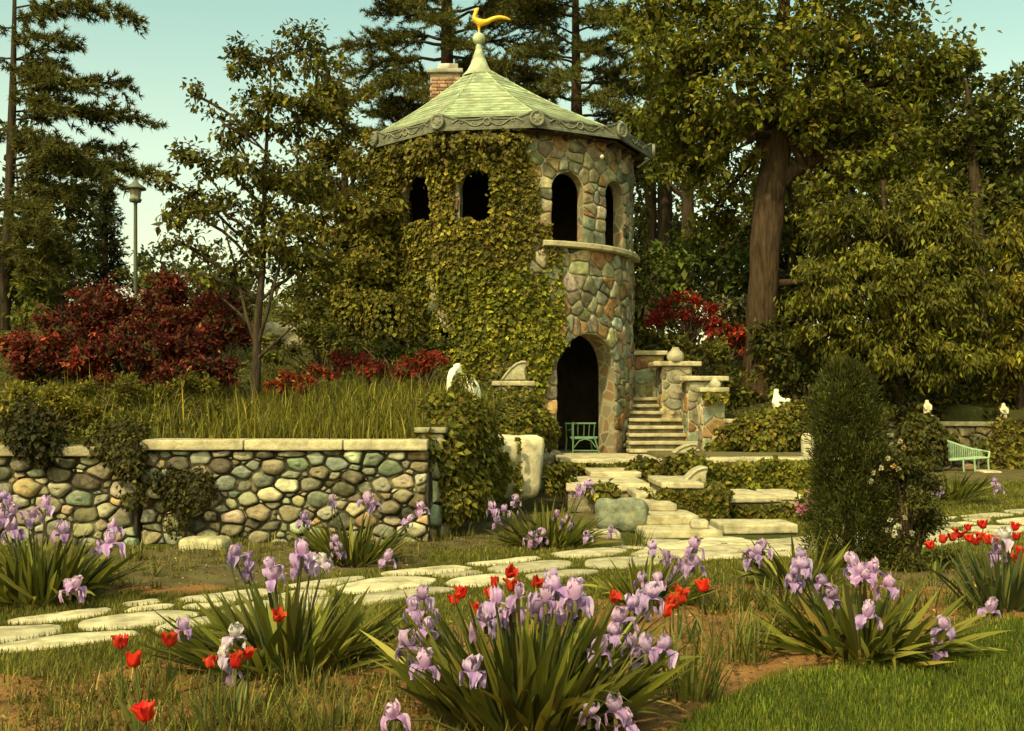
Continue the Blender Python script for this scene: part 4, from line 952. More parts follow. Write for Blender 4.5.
# the big tree on the right
BIG = [(.062, .070, .012), (.105, .108, .015), (.17, .16, .02), (.07, .06, .013)]
tree('broadleaf_tree', 'largest tree with thick furrowed brown trunk rising right of the stairs', [(754, 402, 27, .56), (756, 388, 27, .45), (759, 340, 27, .395), (763, 270, 27, .37), (768, 200, 27, .36), (776, 150, 27, .34), (778, 120, 27, .26), (782, 60, 27, .22), (784, -10, 27, .12)],
     [(655, 55, 27.5, 50, 40), (730, 35, 27, 62, 44), (800, 28, 26.5, 62, 40), (868, 45, 27, 55, 42), (915, 75, 28, 45, 32), (690, 112, 28, 52, 34), (738, 92, 26, 40, 34), (822, 100, 26, 50, 34), (880, 122, 26, 45, 30), (770, 95, 25.5, 34, 26), (850, 178, 26, 40, 26, .8), (905, 190, 26.5, 46, 34), (690, 165, 28.5, 44, 26, .8), (722, 205, 29, 24, 18, .7), (840, 140, 27.5, 40, 22, .8), (905, 150, 27, 46, 28), (945, 130, 28, 30, 26), (690, 140, 29, 50, 30, .8), (705, 225, 29.5, 36, 20, .6), (945, 60, 28, 26, 24, .8), (765, 125, 28.5, 40, 22, .7), (880, 85, 28, 60, 30, .8), (735, 150, 26.4, 26, 24, .7), (812, 118, 26, 34, 24, .9), (745, 185, 28, 26, 22, .6), (830, 205, 26.4, 36, 18, .8), (795, 225, 27.6, 26, 26, .7), (850, -20, 27, 80, 34), (740, -25, 27, 70, 34), (665, 0, 28, 50, 30)],
     .17, .10, BIG, (3, 3, 1.4, 1.5), 1.75, .25, bark=(.060, .039, .021), rough=.16, lowest=.66,
     extra=[[(774, 190, 27, .24), (792, 172, 26.9, .20), (815, 160, 26.8, .17), (840, 154, 26.6, .12), (875, 150, 26.4, .07)], [(778, 158, 27, .20), (796, 130, 27.2, .16), (806, 95, 27.3, .12), (815, 50, 27.4, .07)], [(772, 150, 27, .16), (758, 118, 27.2, .14), (750, 80, 27.4, .10), (735, 40, 27.6, .06)],
            [(768, 284, 27, .12), (786, 283, 26.9, .10), (806, 281, 26.8, .06)]])
DROOP = [(.050, .052, .012), (.085, .082, .016), (.13, .12, .022), (.06, .05, .015)]
tree('leafy_tree', 'mid-height olive tree of long drooping leaves right of the big trunk', [(900, 420, 25.5, .16), (896, 340, 25.4, .13), (890, 260, 25.2, .10), (884, 180, 25, .06)],
     [(845, 235, 25, 42, 36), (900, 215, 25, 44, 36), (945, 240, 24.8, 40, 40), (820, 285, 24.8, 36, 36), (870, 288, 24.6, 42, 38), (925, 300, 24.5, 46, 40), (965, 290, 24.6, 34, 44), (835, 335, 24.8, 40, 30), (890, 345, 24.6, 46, 30), (945, 352, 24.6, 42, 30)],
     .15, .058, [(.055, .060, .011), (.095, .094, .015), (.15, .14, .02), (.065, .055, .013)], (3, 3, 1.5, 1), 2.2, .6, up=.6)
tree('broadleaf_tree', 'tall dark tree filling the upper right corner below the sky gap', [(985, 420, 26.5, .2), (982, 300, 26.5, .17), (975, 170, 26.6, .12), (968, 90, 26.6, .07)],
     [(962, 130, 27, 36, 30), (1005, 120, 27, 34, 36), (985, 175, 27, 40, 32), (1022, 180, 26.8, 34, 40), (1000, 235, 26.6, 34, 36), (960, 75, 27.4, 24, 16, .8), (1018, 85, 27.2, 26, 18, .8)], .16, .10, [(.045, .052, .014), (.068, .072, .016), (.11, .11, .02)], (3, 3, 1), 2.2, .2)
tree('slender_tree', 'yellow-leaved slender tree at the right edge behind the garden wall', [(1022, 430, 25.6, .08), (1020, 330, 25.6, .06), (1016, 240, 25.6, .04)],
     [(1010, 290, 25.4, 24, 36), (1020, 230, 25.4, 20, 30), (1012, 350, 25.4, 24, 34), (1030, 320, 25.4, 22, 60), (1000, 400, 25.8, 24, 20)], .17, .07, [(.12, .11, .015), (.18, .155, .02), (.07, .06, .014)], (2, 1.5, 2), 1.9, .6)
tree('bright_tree', 'bright yellow-green tree between the tower roof and the big tree', [(690, 330, 34, .22), (688, 200, 34, .18), (682, 60, 34, .1)],
     [(668, 70, 34, 30, 30), (700, 110, 34, 36, 32), (655, 120, 34, 30, 28), (640, 165, 34, 22, 20), (690, 160, 34, 34, 20, .7), (700, 30, 34, 36, 30), (650, 30, 35, 28, 24, .8)], .2, .12, [(.075, .085, .012), (.12, .125, .016), (.05, .055, .012)], (3, 2, 2), 2.0, .2)
for nm, lab, px, r in (('distant_tree', 'left one of two bare dark trunks standing behind the red maple', 650, .20), ('distant_tree', 'right thicker one of two dark trunks behind the red maple', 664, .26)):
    tree(nm, lab, [(px, 320, 36, r), (px + 1, 200, 36, r * .9), (px, 90, 36, r * .6)], [(px + 4, 130, 36.5, 30, 22, .7), (px - 6, 170, 37, 20, 12, .5), (px + 30, 150, 37, 26, 16, .6)], .2, .12, BIG, (3, 2, 1, 1), 1.2)
DARKG = [(.030, .036, .009), (.048, .052, .011), (.075, .075, .016), (.045, .038, .012)]
shr = 'shrubs on the slope behind the tower'
shrub('leafy_shrub', 'fresh green shrub right of the tower above the red maple', (690, 330, 30), [(690, 272, 30, 40, 24), (655, 280, 30.5, 26, 26), (728, 268, 30, 26, 30), (668, 250, 31, 30, 16)], .19, .11, [(.055, .075, .016), (.085, .105, .022), (.13, .15, .04), (.04, .05, .012)], (3, 3, 1, 2))
shrub('leafy_shrub', 'pale-leaved shrub just behind the red maple', (712, 320, 29), [(706, 302, 29, 22, 14), (738, 310, 29, 14, 18)], .17, .09, [(.09, .10, .05), (.15, .15, .08), (.06, .06, .03)], (2, 1, 2))
RED = [(.20, .016, .014), (.11, .012, .012), (.28, .045, .022), (.05, .03, .012)]
shrub('red_maple', 'bright red maple bush right of the tower behind the stairs', (685, 350, 28), [(682, 312, 28, 24, 15), (660, 322, 27.8, 13, 13), (708, 318, 28, 12, 14)], .13, .06, [(.22, .016, .012), (.14, .012, .010), (.27, .05, .02)], (3, 2, 1), 1.5)
shrub('red_maple', 'smaller dark red bush close to the big tree trunk', (728, 360, 27.2), [(726, 332, 27.2, 18, 16), (742, 345, 27, 12, 12)], .13, .06, RED, (3, 2, 1, 1), 1.3)
shrub('hedge_shrub', 'low olive shrub bank behind the stair parapet', (690, 385, 26.5), [(665, 350, 26.8, 32, 16), (705, 358, 26.4, 34, 22), (735, 380, 26, 22, 26), (652, 332, 27.4, 24, 10), (718, 392, 25.2, 16, 16)], .13, .08, OLIVE, (3, 3, 1, 2))
shrub('dark_shrub', 'dark leafy shrub behind the winged statue and conifer', (800, 420, 25.6), [(800, 375, 25.8, 36, 34), (778, 345, 26.2, 26, 34), (838, 380, 25.6, 32, 34), (815, 410, 25, 36, 14)], .15, .085, DARKG, (3, 3, 1.2, 2), 1.6, .4)
shrub('dark_shrub', 'dark shrub mass below the drooping tree left of the bench', (885, 425, 25.4), [(880, 388, 25.4, 36, 26), (915, 395, 25.6, 30, 24), (890, 415, 24.8, 34, 14)], .14, .08, DARKG, (3, 3, 1, 2), 1.7, .3)
shrub('dark_shrub', 'deep green shrub row above the bench and garden wall', (965, 425, 26.2), [(955, 390, 26.2, 32, 24), (995, 385, 26.4, 32, 28), (965, 412, 26, 40, 11), (1025, 395, 26.4, 24, 30)], .14, .08, DARKG, (3, 2, .8, 2), 1.7, .3)
for lab, cl in (('dark backdrop tree behind the big trunk at right', [(790, 230, 33, 44, 50), (810, 310, 32, 50, 44), (745, 250, 34, 34, 44), (770, 180, 35, 30, 24, .6)]), ('dark backdrop tree behind the drooping olive tree', [(880, 250, 32, 50, 56), (870, 330, 31, 54, 40), (935, 270, 32, 46, 60), (940, 340, 31, 46, 40), (900, 170, 33, 46, 24, .7)]), ('dark backdrop tree behind the right garden wall', [(1000, 260, 31, 44, 60), (1000, 350, 30, 44, 40), (1040, 300, 31, 36, 70)])):
    c0 = cl[0]; tree('backdrop_tree', lab, [(c0[0], 400, c0[2], .22), (c0[0], 300, c0[2], .18), (c0[0] + 4, c0[1] - 20, c0[2], .07)], cl, .2, .12, DARKG, (3, 3, 1, 1), 2.0, .25)

bd = 'dark trees closing the view behind the garden'
for k, (px, py, Y, rx, ry, h_) in enumerate(((640, 250, 42, 46, 60, 0), (690, 215, 44, 46, 50, 0), (735, 290, 38, 40, 46, 0), (840, 120, 40, 60, 60, 0), (905, 60, 42, 60, 50, 0), (1000, 150, 38, 50, 60, 0), (800, 200, 42, 46, 60, 0), (945, 190, 40, 50, 60, 0), (1045, 230, 36, 40, 70, 0), (620, 320, 40, 40, 30, 0))):
    lab = ('tall dim tree behind the right edge of the tower wall', 'dim broad tree between the tower and the big trunk', 'low dense backdrop tree just left of the big trunk base', 'tall backdrop tree right of the big trunk fork', 'high backdrop tree behind the upper right canopy', 'dense backdrop tree in the upper right corner', 'dim backdrop tree directly right of the big trunk', 'dense backdrop tree above the drooping olive tree', 'backdrop tree cut by the right picture edge', 'low dim tree behind the side stairs')[k]
    tree('backdrop_tree', lab, [(px, 380, Y, .24), (px, 300, Y, .2), (px + 4, py, Y, .08)], [(px, py, Y, rx, ry), (px - rx * .5, py + ry * .7, Y, rx * .8, ry * .6), (px + rx * .5, py + ry * .7, Y, rx * .8, ry * .6), (px + 4, py + ry * 1.4, Y, rx, ry * .6)], .26, .16, [(.040, .044, .010), (.062, .064, .012), (.095, .09, .018), (.05, .042, .012)], (3, 3, 1.2, 1), 1.25, .25, group=bd, twig=False)

# left side
def strips(mb, p, az, th0, curv, L, W, col, lev=4, prof=None, twist=None, fold=0.0, colvar=.2):
    n = len(p); t = np.linspace(0, 1, lev + 1); prof = np.array(prof if prof is not None else (1 - t ** 1.6) * .95 + .05)
    th = th0[:, None] + curv[:, None] * t ** 1.4; dl = (L / lev)[:, None]
    h = np.concatenate([np.zeros((n, 1)), np.cumsum(np.sin(th[:, :-1]) * dl, 1)], 1); zz = np.concatenate([np.zeros((n, 1)), np.cumsum(np.cos(th[:, :-1]) * dl, 1)], 1)
    A = np.c_[np.cos(az), np.sin(az), 0 * az]; S = np.c_[-np.sin(az), np.cos(az), 0 * az]
    c = p[:, None] + A[:, None] * h[..., None] + np.array([0, 0, 1.0]) * zz[..., None]
    if twist is not None:
        Tn = np.stack([np.cos(az)[:, None] * np.sin(th), np.sin(az)[:, None] * np.sin(th), np.cos(th)], -1); Nn = np.cross(Tn, S[:, None] * np.ones((1, lev + 1, 1)))
        side = S[:, None] * np.cos(twist)[:, None, None] + Nn * np.sin(twist)[:, None, None]; nrm = np.cross(side, Tn)
    else: side = S[:, None] * np.ones((1, lev + 1, 1)); nrm = None
    w_ = (W[:, None] * prof)[..., None] * .5
    colr = np.broadcast_to(col, (n, 3))
    if fold and nrm is not None:
        v = np.stack([c - side * w_ + nrm * w_ * fold, c, c + side * w_ + nrm * w_ * fold], 2); k = 3
    else: v = np.stack([c - side * w_, c + side * w_], 2); k = 2
    m = (lev + 1) * k; base = (np.arange(n) * m)[:, None, None]
    i, j = np.meshgrid(np.arange(lev), np.arange(k - 1), indexing='ij'); q = np.stack([i * k + j, i * k + j + 1, (i + 1) * k + j + 1, (i + 1) * k + j], -1).reshape(1, -1, 4)
    mb.add(v.reshape(-1, 3), (base + q).reshape(-1, 4), np.repeat(colr, m, 0), True)

def needles(mb, p, d, k, L, wd, col, spread=.8):
    n = len(p); P_ = np.repeat(p, k, 0); D = unit(np.repeat(unit(d), k, 0) * .7 + rng.normal(0, spread * .6, (n * k, 3)) + np.array([0, 0, .12])); s = unit(np.cross(D, rdir(n * k)))
    ll = L * rng.uniform(.7, 1.2, (n * k, 1)); v = np.stack([P_ - s * wd / 2, P_ + s * wd / 2, P_ + D * ll], 1).reshape(-1, 3)
    mb.add(v, np.arange(3 * n * k).reshape(-1, 3), np.repeat(mixcol(n * k, col, None, .25), 3, 0))
PINE = [(.052, .056, .017), (.080, .080, .022), (.12, .112, .03)]
def pine_branch(tb, lb, a, b, r, dens, nl, wd, k, col, droop=0.0, width=.5, bark=(.07, .05, .035), start=.25):
    a, b = np.array(a, float), np.array(b, float); L = np.linalg.norm(b - a)
    p = limb(tb, a, b, r, .008, .05, 9, bark, .05); T = unit((b - a)[None])[0]; H = unit(np.cross(T, [0, 0, 1])[None])[0]; q, dq = [], []
    for s in np.arange(start, 1.0, .11 / max(L, .5) / dens):
        c = np.array([np.interp(s * 8, np.arange(9), p[:, e]) for e in range(3)])
        for sg in (-1, 1):
            if rng.random() < .28: continue
            bl = width * rng.uniform(.35, 1.15) * (1.05 - .7 * abs(s - .55)) ; d = unit((T * .75 + H * sg * rng.uniform(.4, 1) + np.array([0, 0, rng.normal(.08, .34) - droop]))[None])[0]
            tt = np.arange(.08, bl, .085); q.append(c + d * tt[:, None] + rng.normal(0, .02, (len(tt), 3))); dq.append(np.tile(d, (len(tt), 1)))
            if rng.random() < .5: tube(tb, [c, c + d * bl], [.008, .003], 4, bark, 0, False)
    needles(lb, np.concatenate(q), np.concatenate(dq), k, nl, wd, col)
def pine(name, label, trunk, whorls, dens=1.0, nl=.17, wd=.022, k=7, col=PINE, droop=.0, width=.7, bark=(.06, .036, .02), cat='pine tree', start=.25):
    tp = np.array([P(a, b, Y) for a, b, Y, r in trunk]); tr = [t[3] for t in trunk]; root = thing(name, label, cat, tp[0]); tb, lb = MB(), MB()
    s = np.linspace(0, len(tp) - 1, len(tp) * 4); tube(tb, np.stack([np.interp(s, np.arange(len(tp)), tp[:, e]) for e in range(3)], 1), np.interp(s, np.arange(len(tp)), tr), 10, bark, .08)
    for py, dx, dy, dep in whorls:      # branch leaves the trunk at row py and ends dx, dy pixels away, dep metres nearer (-) or farther (+)
        px = np.interp(-py, [-t[1] for t in trunk], [t[0] for t in trunk]); Y = trunk[0][2]; r0 = np.interp(-py, [-t[1] for t in trunk], tr)
        pine_branch(tb, lb, P(px, py, Y), P(px + dx, py + dy, Y + dep), max(.02, r0 * .3), dens, nl, wd, k, col, droop, width, bark, start)
    tb.build('trunk', M_BARK, root); lb.build('needles', M_LEAF, root); return root
W1 = [(py + rng.uniform(-6, 6), s * rng.uniform(50, 115), rng.uniform(-28, 22), rng.uniform(-2, 2)) for py in range(-60, 150, 12) for s in (-1, 1)] + [(py, rng.uniform(-40, 40), rng.uniform(0, 12), rng.uniform(-3.5, -1.5)) for py in range(-50, 125, 24)]
pine('pine_tree', 'dark pine with straight trunk directly behind the tower roof and chimney', [(450, 330, 38, .30), (449, 150, 38, .26), (447, 60, 38, .22), (446, -60, 38, .16)], W1, 1.6, .2, .032, 10, width=.95)
W2 = [(py + rng.uniform(-5, 5), s * rng.uniform(40, 85) * (1.0 if py > 40 else .8), rng.uniform(-26, 18), rng.uniform(-2, 2)) for py in range(-40, 170, 12) for s in (-1, 1)] + [(py, rng.uniform(-40, 40), rng.uniform(0, 12), rng.uniform(-3.5, -1.5)) for py in range(-30, 165, 26)]
pine('pine_tree', 'second pine behind the right slope of the tower roof', [(578, 330, 37, .26), (577, 150, 37, .22), (576, 60, 37, .15), (575, -40, 37, .09)], W2, 1.5, .2, .032, 9, width=.85, col=[(.055, .062, .02), (.09, .092, .028), (.13, .125, .04)])
W3 = [(8, 122, 8, -1), (58, -50, 10, 0), (92, 114, -8, .5), (84, 70, 2, -1.2), (120, 138, 2, -.5), (112, 84, 0, 1.2), (160, 112, -10, .5), (166, 146, 8, -.6), (150, 70, 6, -1.5), (172, 104, 6, -1.4), (44, 40, -6, -.8), (28, -40, 4, 0), (130, -40, 6, 0), (190, 70, 10, -1), (212, 60, 14, 0), (235, 50, 14, -1), (200, -40, 10, 0), (178, 80, 16, 1), (60, 46, 6, .8), (72, 40, 6, -1.4), (100, 46, 8, -1.6), (140, 44, 10, -1.6), (222, 40, 14, -1.6), (250, 40, 16, -1), (20, 34, -4, .8), (60, 60, -14, .4), (262, 44, 12, -1.2), (205, 36, 10, -1.8), (246, -30, 10, -1)]
pine('spruce_tree', 'tall left-edge conifer with long level branches against the sky', [(4, 330, 22, .12), (8, 230, 22, .10), (12, 120, 22, .08), (14, 40, 22, .05), (15, -30, 22, .03)], W3, 1.9, .15, .030, 13, droop=.28, width=.55, col=[(.050, .050, .017), (.075, .073, .023), (.12, .115, .035)], start=.12, bark=(.045, .034, .02))
pine('dark_cypress', 'small dark pointed evergreen left of the lamp post', [(105, 300, 29, .1), (105, 240, 29, .08), (106, 186, 29, .02)], [(py, s * (3 + (py - 184) * .24) * rng.uniform(.7, 1.1), -6, rng.uniform(-.8, .8)) for py in range(186, 296, 5) for s in (-1, 1, -.5, .6)], 2.2, .12, .03, 7, width=.2, col=[(.020, .024, .009), (.032, .036, .012), (.05, .05, .018)], start=.05)
LT = [(.050, .052, .013), (.080, .080, .016), (.12, .115, .020), (.20, .18, .02), (.055, .042, .014)]
tree('young_tree', 'slender young broadleaf tree growing out of the grassy bank left of the tower', [(252, 418, 17.2, .085), (255, 385, 17.2, .075), (257, 330, 17.2, .062), (262, 270, 17.2, .05), (264, 200, 17.2, .038), (268, 120, 17.2, .022), (272, 40, 17.2, .008)],
     [(270, 60, 17.2, 26, 24, .55), (240, 62, 17.2, 12, 26, .45), (300, 50, 17.3, 22, 30, .5), (262, 110, 17.1, 32, 26, .6), (300, 120, 17.3, 26, 30, .7), (225, 125, 17.2, 26, 18, .5), (195, 95, 17.2, 12, 14, .4), (205, 160, 17.1, 26, 18, .55), (250, 165, 17, 34, 26, .65), (300, 180, 17.2, 30, 30, .7), (180, 205, 17.2, 30, 18, .55), (225, 215, 17, 36, 26, .65), (285, 230, 17.1, 32, 26, .65), (185, 245, 17.2, 26, 16, .5), (240, 260, 17.1, 34, 16, .4), (310, 265, 17.2, 26, 20, .5), (165, 180, 17.2, 14, 12, .4), (200, 275, 17.2, 18, 10, .4)],
     .10, .056, LT, (3, 3, 1.6, .5, 2), 2.7, .35, bark=(.06, .043, .027), sub=.46,
     extra=[[(256, 345, 17.2, .035), (246, 315, 17.2, .028), (236, 270, 17.2, .02), (222, 220, 17.2, .01)], [(256, 350, 17.2, .035), (268, 310, 17.1, .028), (278, 270, 17.1, .02), (290, 210, 17.1, .01)], [(254, 362, 17.2, .03), (272, 345, 17.1, .024), (295, 325, 17.0, .012)], [(257, 332, 17.2, .03), (238, 312, 17.3, .02), (215, 292, 17.4, .01)]])
tree('bushy_tree', 'dense dark olive tree pressed against the left side of the tower', [(348, 385, 24.5, .14), (350, 300, 24.5, .12), (346, 200, 24.6, .09), (342, 90, 24.6, .03)],
     [(340, 80, 24.6, 30, 28, .8), (322, 130, 24.6, 36, 34), (305, 175, 24.8, 26, 26, .8), (300, 240, 24.6, 26, 30, .8), (368, 165, 24.2, 26, 34), (335, 180, 24.4, 34, 32), (372, 220, 23.8, 28, 36), (335, 235, 24.2, 34, 34), (365, 280, 23.6, 34, 34), (325, 285, 24.2, 28, 26), (350, 320, 23.6, 34, 20), (310, 60, 25, 16, 16, .5), (320, 100, 25, 20, 16, .7)], .12, .08, [(.070, .066, .014), (.11, .10, .018), (.16, .142, .022), (.085, .062, .02)], (3, 3, 1.4, 1.6), 2.2, .3)
for lab, cl, col in (('dark leafy tree low at the left edge under the spruce', [(20, 235, 26, 34, 40), (25, 180, 26, 28, 26, .8), (15, 130, 26, 22, 26, .6), (70, 190, 27, 22, 16, .6), (55, 215, 27, 34, 26, .9), (10, 290, 25, 34, 34), (50, 270, 26, 30, 30), (85, 240, 28, 24, 20, .7)], DARKG),
                     ('grey-green round bush tree behind the red shrubs by the lamp post', [(160, 262, 31, 26, 14, .8), (195, 272, 30, 22, 14, .7), (140, 275, 30, 24, 12, .8)], [(.06, .07, .03), (.09, .10, .045), (.04, .045, .018)])):
    c0 = cl[0]; tree('backdrop_tree', lab, [(c0[0], 330, c0[2], .14), (c0[0] + 2, c0[1] + 30, c0[2], .10), (c0[0] + 4, c0[1], c0[2], .05)], cl, .16, .09, col, None if len(col) == 3 else (3, 3, 1, 1), 1.35, .2)
shrub('leafy_shrub', 'light green bush below the spruce at the left edge', (60, 320, 22), [(55, 275, 22, 24, 22), (30, 300, 21.5, 30, 24), (82, 262, 23, 16, 14)], .13, .075, [(.065, .075, .016), (.10, .105, .02), (.15, .145, .03)], (3, 2, 1))
REDL = [(.080, .010, .011), (.045, .010, .009), (.14, .022, .018), (.045, .034, .013), (.20, .07, .04)]; WR = (3.4, 3, 1.3, 2.6, .4)
shrub('red_leaved_shrub', 'broadest dark red shrub mass on the left bank', (130, 385, 18), [(125, 318, 18.2, 50, 30), (170, 300, 18.6, 44, 24), (80, 335, 17.8, 44, 26), (140, 345, 17.6, 44, 20), (105, 300, 18.8, 34, 20), (60, 360, 17.6, 46, 22), (120, 368, 17.4, 46, 22), (175, 362, 17.4, 44, 24)], .085, .045, REDL, WR, 2.3)
shrub('red_leaved_shrub', 'dark red shrub just left of the young tree trunk', (215, 380, 18), [(205, 320, 18.2, 38, 30), (190, 350, 17.6, 30, 18), (228, 340, 17.9, 20, 24), (205, 372, 17.4, 34, 18)], .085, .045, REDL, WR, 2.2)
shrub('red_leaved_shrub', 'crimson-tipped shrub at the far left of the bank', (35, 375, 17.6), [(40, 345, 17.6, 40, 18), (15, 352, 17.4, 26, 12), (70, 360, 17.2, 30, 12)], .10, .05, [(.17, .02, .018), (.09, .012, .012), (.28, .07, .04), (.06, .04, .015)], (3, 2, 1, 2), 2.2)
shrub('red_leaved_shrub', 'low bright red shrub right of the young tree trunk', (295, 400, 17), [(295, 380, 17, 26, 10), (318, 376, 17.1, 18, 9), (275, 384, 16.9, 12, 6)], .085, .045, [(.20, .024, .014), (.12, .016, .012), (.26, .075, .028), (.06, .04, .014)], (3, 2, 1, 1.5), 2.2)
shrub('red_leaved_shrub', 'low crimson shrub in the middle of the grassy bank', (372, 390, 18.5), [(370, 366, 18.5, 28, 11), (345, 360, 18.8, 20, 9), (398, 372, 18.3, 18, 8)], .085, .045, [(.19, .016, .018), (.11, .012, .013), (.22, .045, .035), (.06, .04, .014)], (3, 2, 1, 1.5), 2.2)
shrub('red_leaved_shrub', 'low red shrub nearest the tower ivy and statue', (425, 385, 19.2), [(425, 360, 19.2, 22, 9), (408, 366, 19, 16, 7), (440, 358, 19.4, 12, 6)], .085, .045, [(.22, .03, .018), (.14, .018, .012), (.06, .045, .016)], (3, 2, 1.5), 2.2)
shrub('leafy_shrub', 'loose dark shrub behind the low crimson shrubs', (400, 375, 21), [(395, 350, 21, 34, 12), (360, 345, 21.5, 22, 10), (440, 348, 21.5, 18, 10)], .10, .06, DARKG, (3, 3, 1, 1.5), 1.2)
shrub('leafy_shrub', 'mustard-green spreading shrub behind the left end of the wall', (40, 425, 14.3), [(40, 405, 14.6, 46, 20), (85, 415, 14.4, 30, 16), (0, 395, 15, 40, 22)], .06, .035, [(.12, .105, .017), (.19, .16, .024), (.075, .065, .013)], (3, 2, 2), 2.2)
shrub('leafy_shrub', 'olive bush in the bank left of the young tree', (150, 420, 15), [(150, 400, 15.2, 40, 22), (110, 392, 15.8, 34, 18), (195, 398, 15.4, 34, 20), (215, 420, 14.6, 24, 14)], .065, .03, [(.085, .08, .014), (.135, .122, .02), (.055, .05, .011)], (3, 2, 2), 2.2)
# far trees that close the view
far = 'far trees on the skyline left'
for k, (px, py, Y, rx, ry) in enumerate(((30, 270, 46, 50, 40), (-30, 240, 44, 44, 50), (215, 285, 42, 46, 22), (300, 275, 40, 46, 34), (350, 250, 38, 36, 50))):
    tree('distant_tree', ('hazy round tree on the skyline behind the left red shrubs', 'tall dim tree beyond the left picture edge', 'low dim tree behind the trunk of the young tree', 'dim tree on the skyline between the young tree and the bushy tree', 'dim backdrop tree behind the bushy tree at the tower')[k], [(px, 360, Y, .25), (px, max(300, py + 12), Y, .2), (px + 3, py, Y, .1)], [(px, py, Y, rx, ry), (px + 30, py + 20, Y, rx * .7, ry * .7)], .24, .15, DARKG, (3, 3, 1, 1), 1.3)

shrub('leafy_shrub', 'mixed olive thicket between the young tree and the bushy tree', (325, 380, 22.5), [(325, 335, 22.5, 30, 22), (300, 310, 23, 24, 22, 1), (355, 345, 22, 26, 18), (280, 345, 22, 20, 16)], .10, .055, OLIVE, (3, 3, 1.2, 2), 1.9)
shrub('leafy_shrub', 'tall thicket on the slope behind the lamp post', (170, 330, 27), [(160, 285, 27, 30, 18), (205, 285, 26.5, 34, 20), (235, 300, 26, 26, 22), (130, 275, 28, 20, 12)], .11, .06, [(.06, .062, .018), (.09, .09, .026), (.13, .125, .04)], (3, 2, 1), 1.8)

# tall grass on the bank
def in_hill(x, y): return (x < xline(y) - .1) & (y > 13.5)
n = 15000; x = rng.uniform(-7.5, 0, n); y = 13.45 + rng.uniform(0, 1, n) ** 1.2 * 5; k = in_hill(x, y) & (noise(np.c_[x, y, 0 * x], 1.3) + .9 * (x > -4) + rng.uniform(-.5, .5, n) > .25); x, y = x[k], y[k]; n = len(x)
mb = MB(); hl = np.exp(rng.normal(math.log(.42), .3, n))
strips(mb, np.c_[x, y, hz(x, y) - .02], rng.uniform(0, 6.28, n), np.abs(rng.normal(.15, .22, n)), rng.uniform(.2, 1.7, n), hl, rng.uniform(.010, .024, n), mixcol(n, [(.09, .088, .015), (.14, .128, .02), (.055, .05, .012), (.22, .19, .04)], (3, 2.4, 1.6, 1), .25), 4)
tag(mb.build('bank_grass', M_LEAF), 'tall olive grass covering the bank above the wall', 'grass', kind='stuff')

n = 90000; y = 13.5 + 26 * rng.uniform(0, 1, n) ** 1.4; x = rng.uniform(-.56, .56, n) * y; k = ((x < xline(y) - .05) & (y < 27.5)) | (y > 27.5) | ((x > 4.4) & (y > 23.3 + np.clip(x - 6, 0, 2.7) * .8)); k &= (np.hypot(x - CEN[0], y - CEN[1]) > 2.95) & (noise(np.c_[x, y, 0 * x], .9, 1) + rng.uniform(-.6, .6, n) > -.25); x, y = x[k], y[k]; n = len(x)
hh = .32 * np.clip(.55 + noise(np.c_[x, y, 0 * x], 1.6, 2), .05, 1.6) * rng.uniform(.1, 1, n); L = rng.uniform(.05, .10, n) * (1 + np.clip(y - 18, 0, 20) * .03)
mb = MB(); leafs(mb, np.c_[x, y, hz(x, y) + hh], rdir(n) + [0, 0, .3], np.array([0, -.2, 1]) + rng.normal(0, .5, (n, 3)), L, L * .5, mixcol(n, [(.065, .065, .013), (.105, .098, .017), (.045, .043, .011), (.16, .14, .026)], (3, 2.4, 2, .8), .25))
tag(mb.build('ground_cover', M_LEAF), 'low olive ground cover over the hillside', 'ground cover', kind='stuff')

# ------------------------------------------------------------ dark conifer shrub and its neighbour
def conifer():
    Y = 11.3; k = Y / F; base = np.array([X(850, Y), Y, 0]); root = thing('conifer_shrub', 'dense dark green upright conifer shrub standing before the terrace', 'shrub', base)
    lb = MB(); H = (565 - 366) * k; ns = 620
    z = rng.uniform(-.01, 1, ns) ** .95; prof = np.interp(z, [0, .1, .3, .5, .6, .75, .88, .96, 1], [44, 43, 39, 37, 37, 35, 29, 19, 6]) * k * np.exp(rng.normal(0, .10, ns))
    a = rng.uniform(0, 6.28, ns); d = np.c_[np.cos(a), np.sin(a), 0 * a]; rr = prof * rng.uniform(.55, 1, ns)
    cx = base[0] + np.interp(z, [0, .3, .7, 1], [6, 0, -3, -6]) * k; sc = np.c_[cx + d[:, 0] * rr, base[1] + d[:, 1] * rr, z * H]
    m_ = 58; i_ = np.repeat(np.arange(ns), m_); n = ns * m_; tone = np.exp(rng.normal(0, .30, ns))[i_][:, None]
    off = rng.normal(0, 1, (n, 3)) * [.035, .035, .05]; p = sc[i_] + off; dd = d[i_] * .55 + np.array([0, 0, .75]) + off * 9 + rng.normal(0, .28, (n, 3))
    leafs(lb, p, dd, d[i_] + rng.normal(0, .5, (n, 3)), rng.uniform(.03, .085, n), rng.uniform(.008, .018, n), np.clip(mixcol(n, [(.027, .032, .009), (.044, .050, .012), (.078, .080, .020), (.04, .033, .011)], (3, 3, 1.6, 1), .25) * tone, .003, .4))
    lb.build('foliage', M_LEAF, root); tb = MB(); tube(tb, [base, base + [0, 0, H * .8]], [.06, .02], 8, (.08, .055, .035)); tb.build('trunk', M_BARK, root)
conifer()
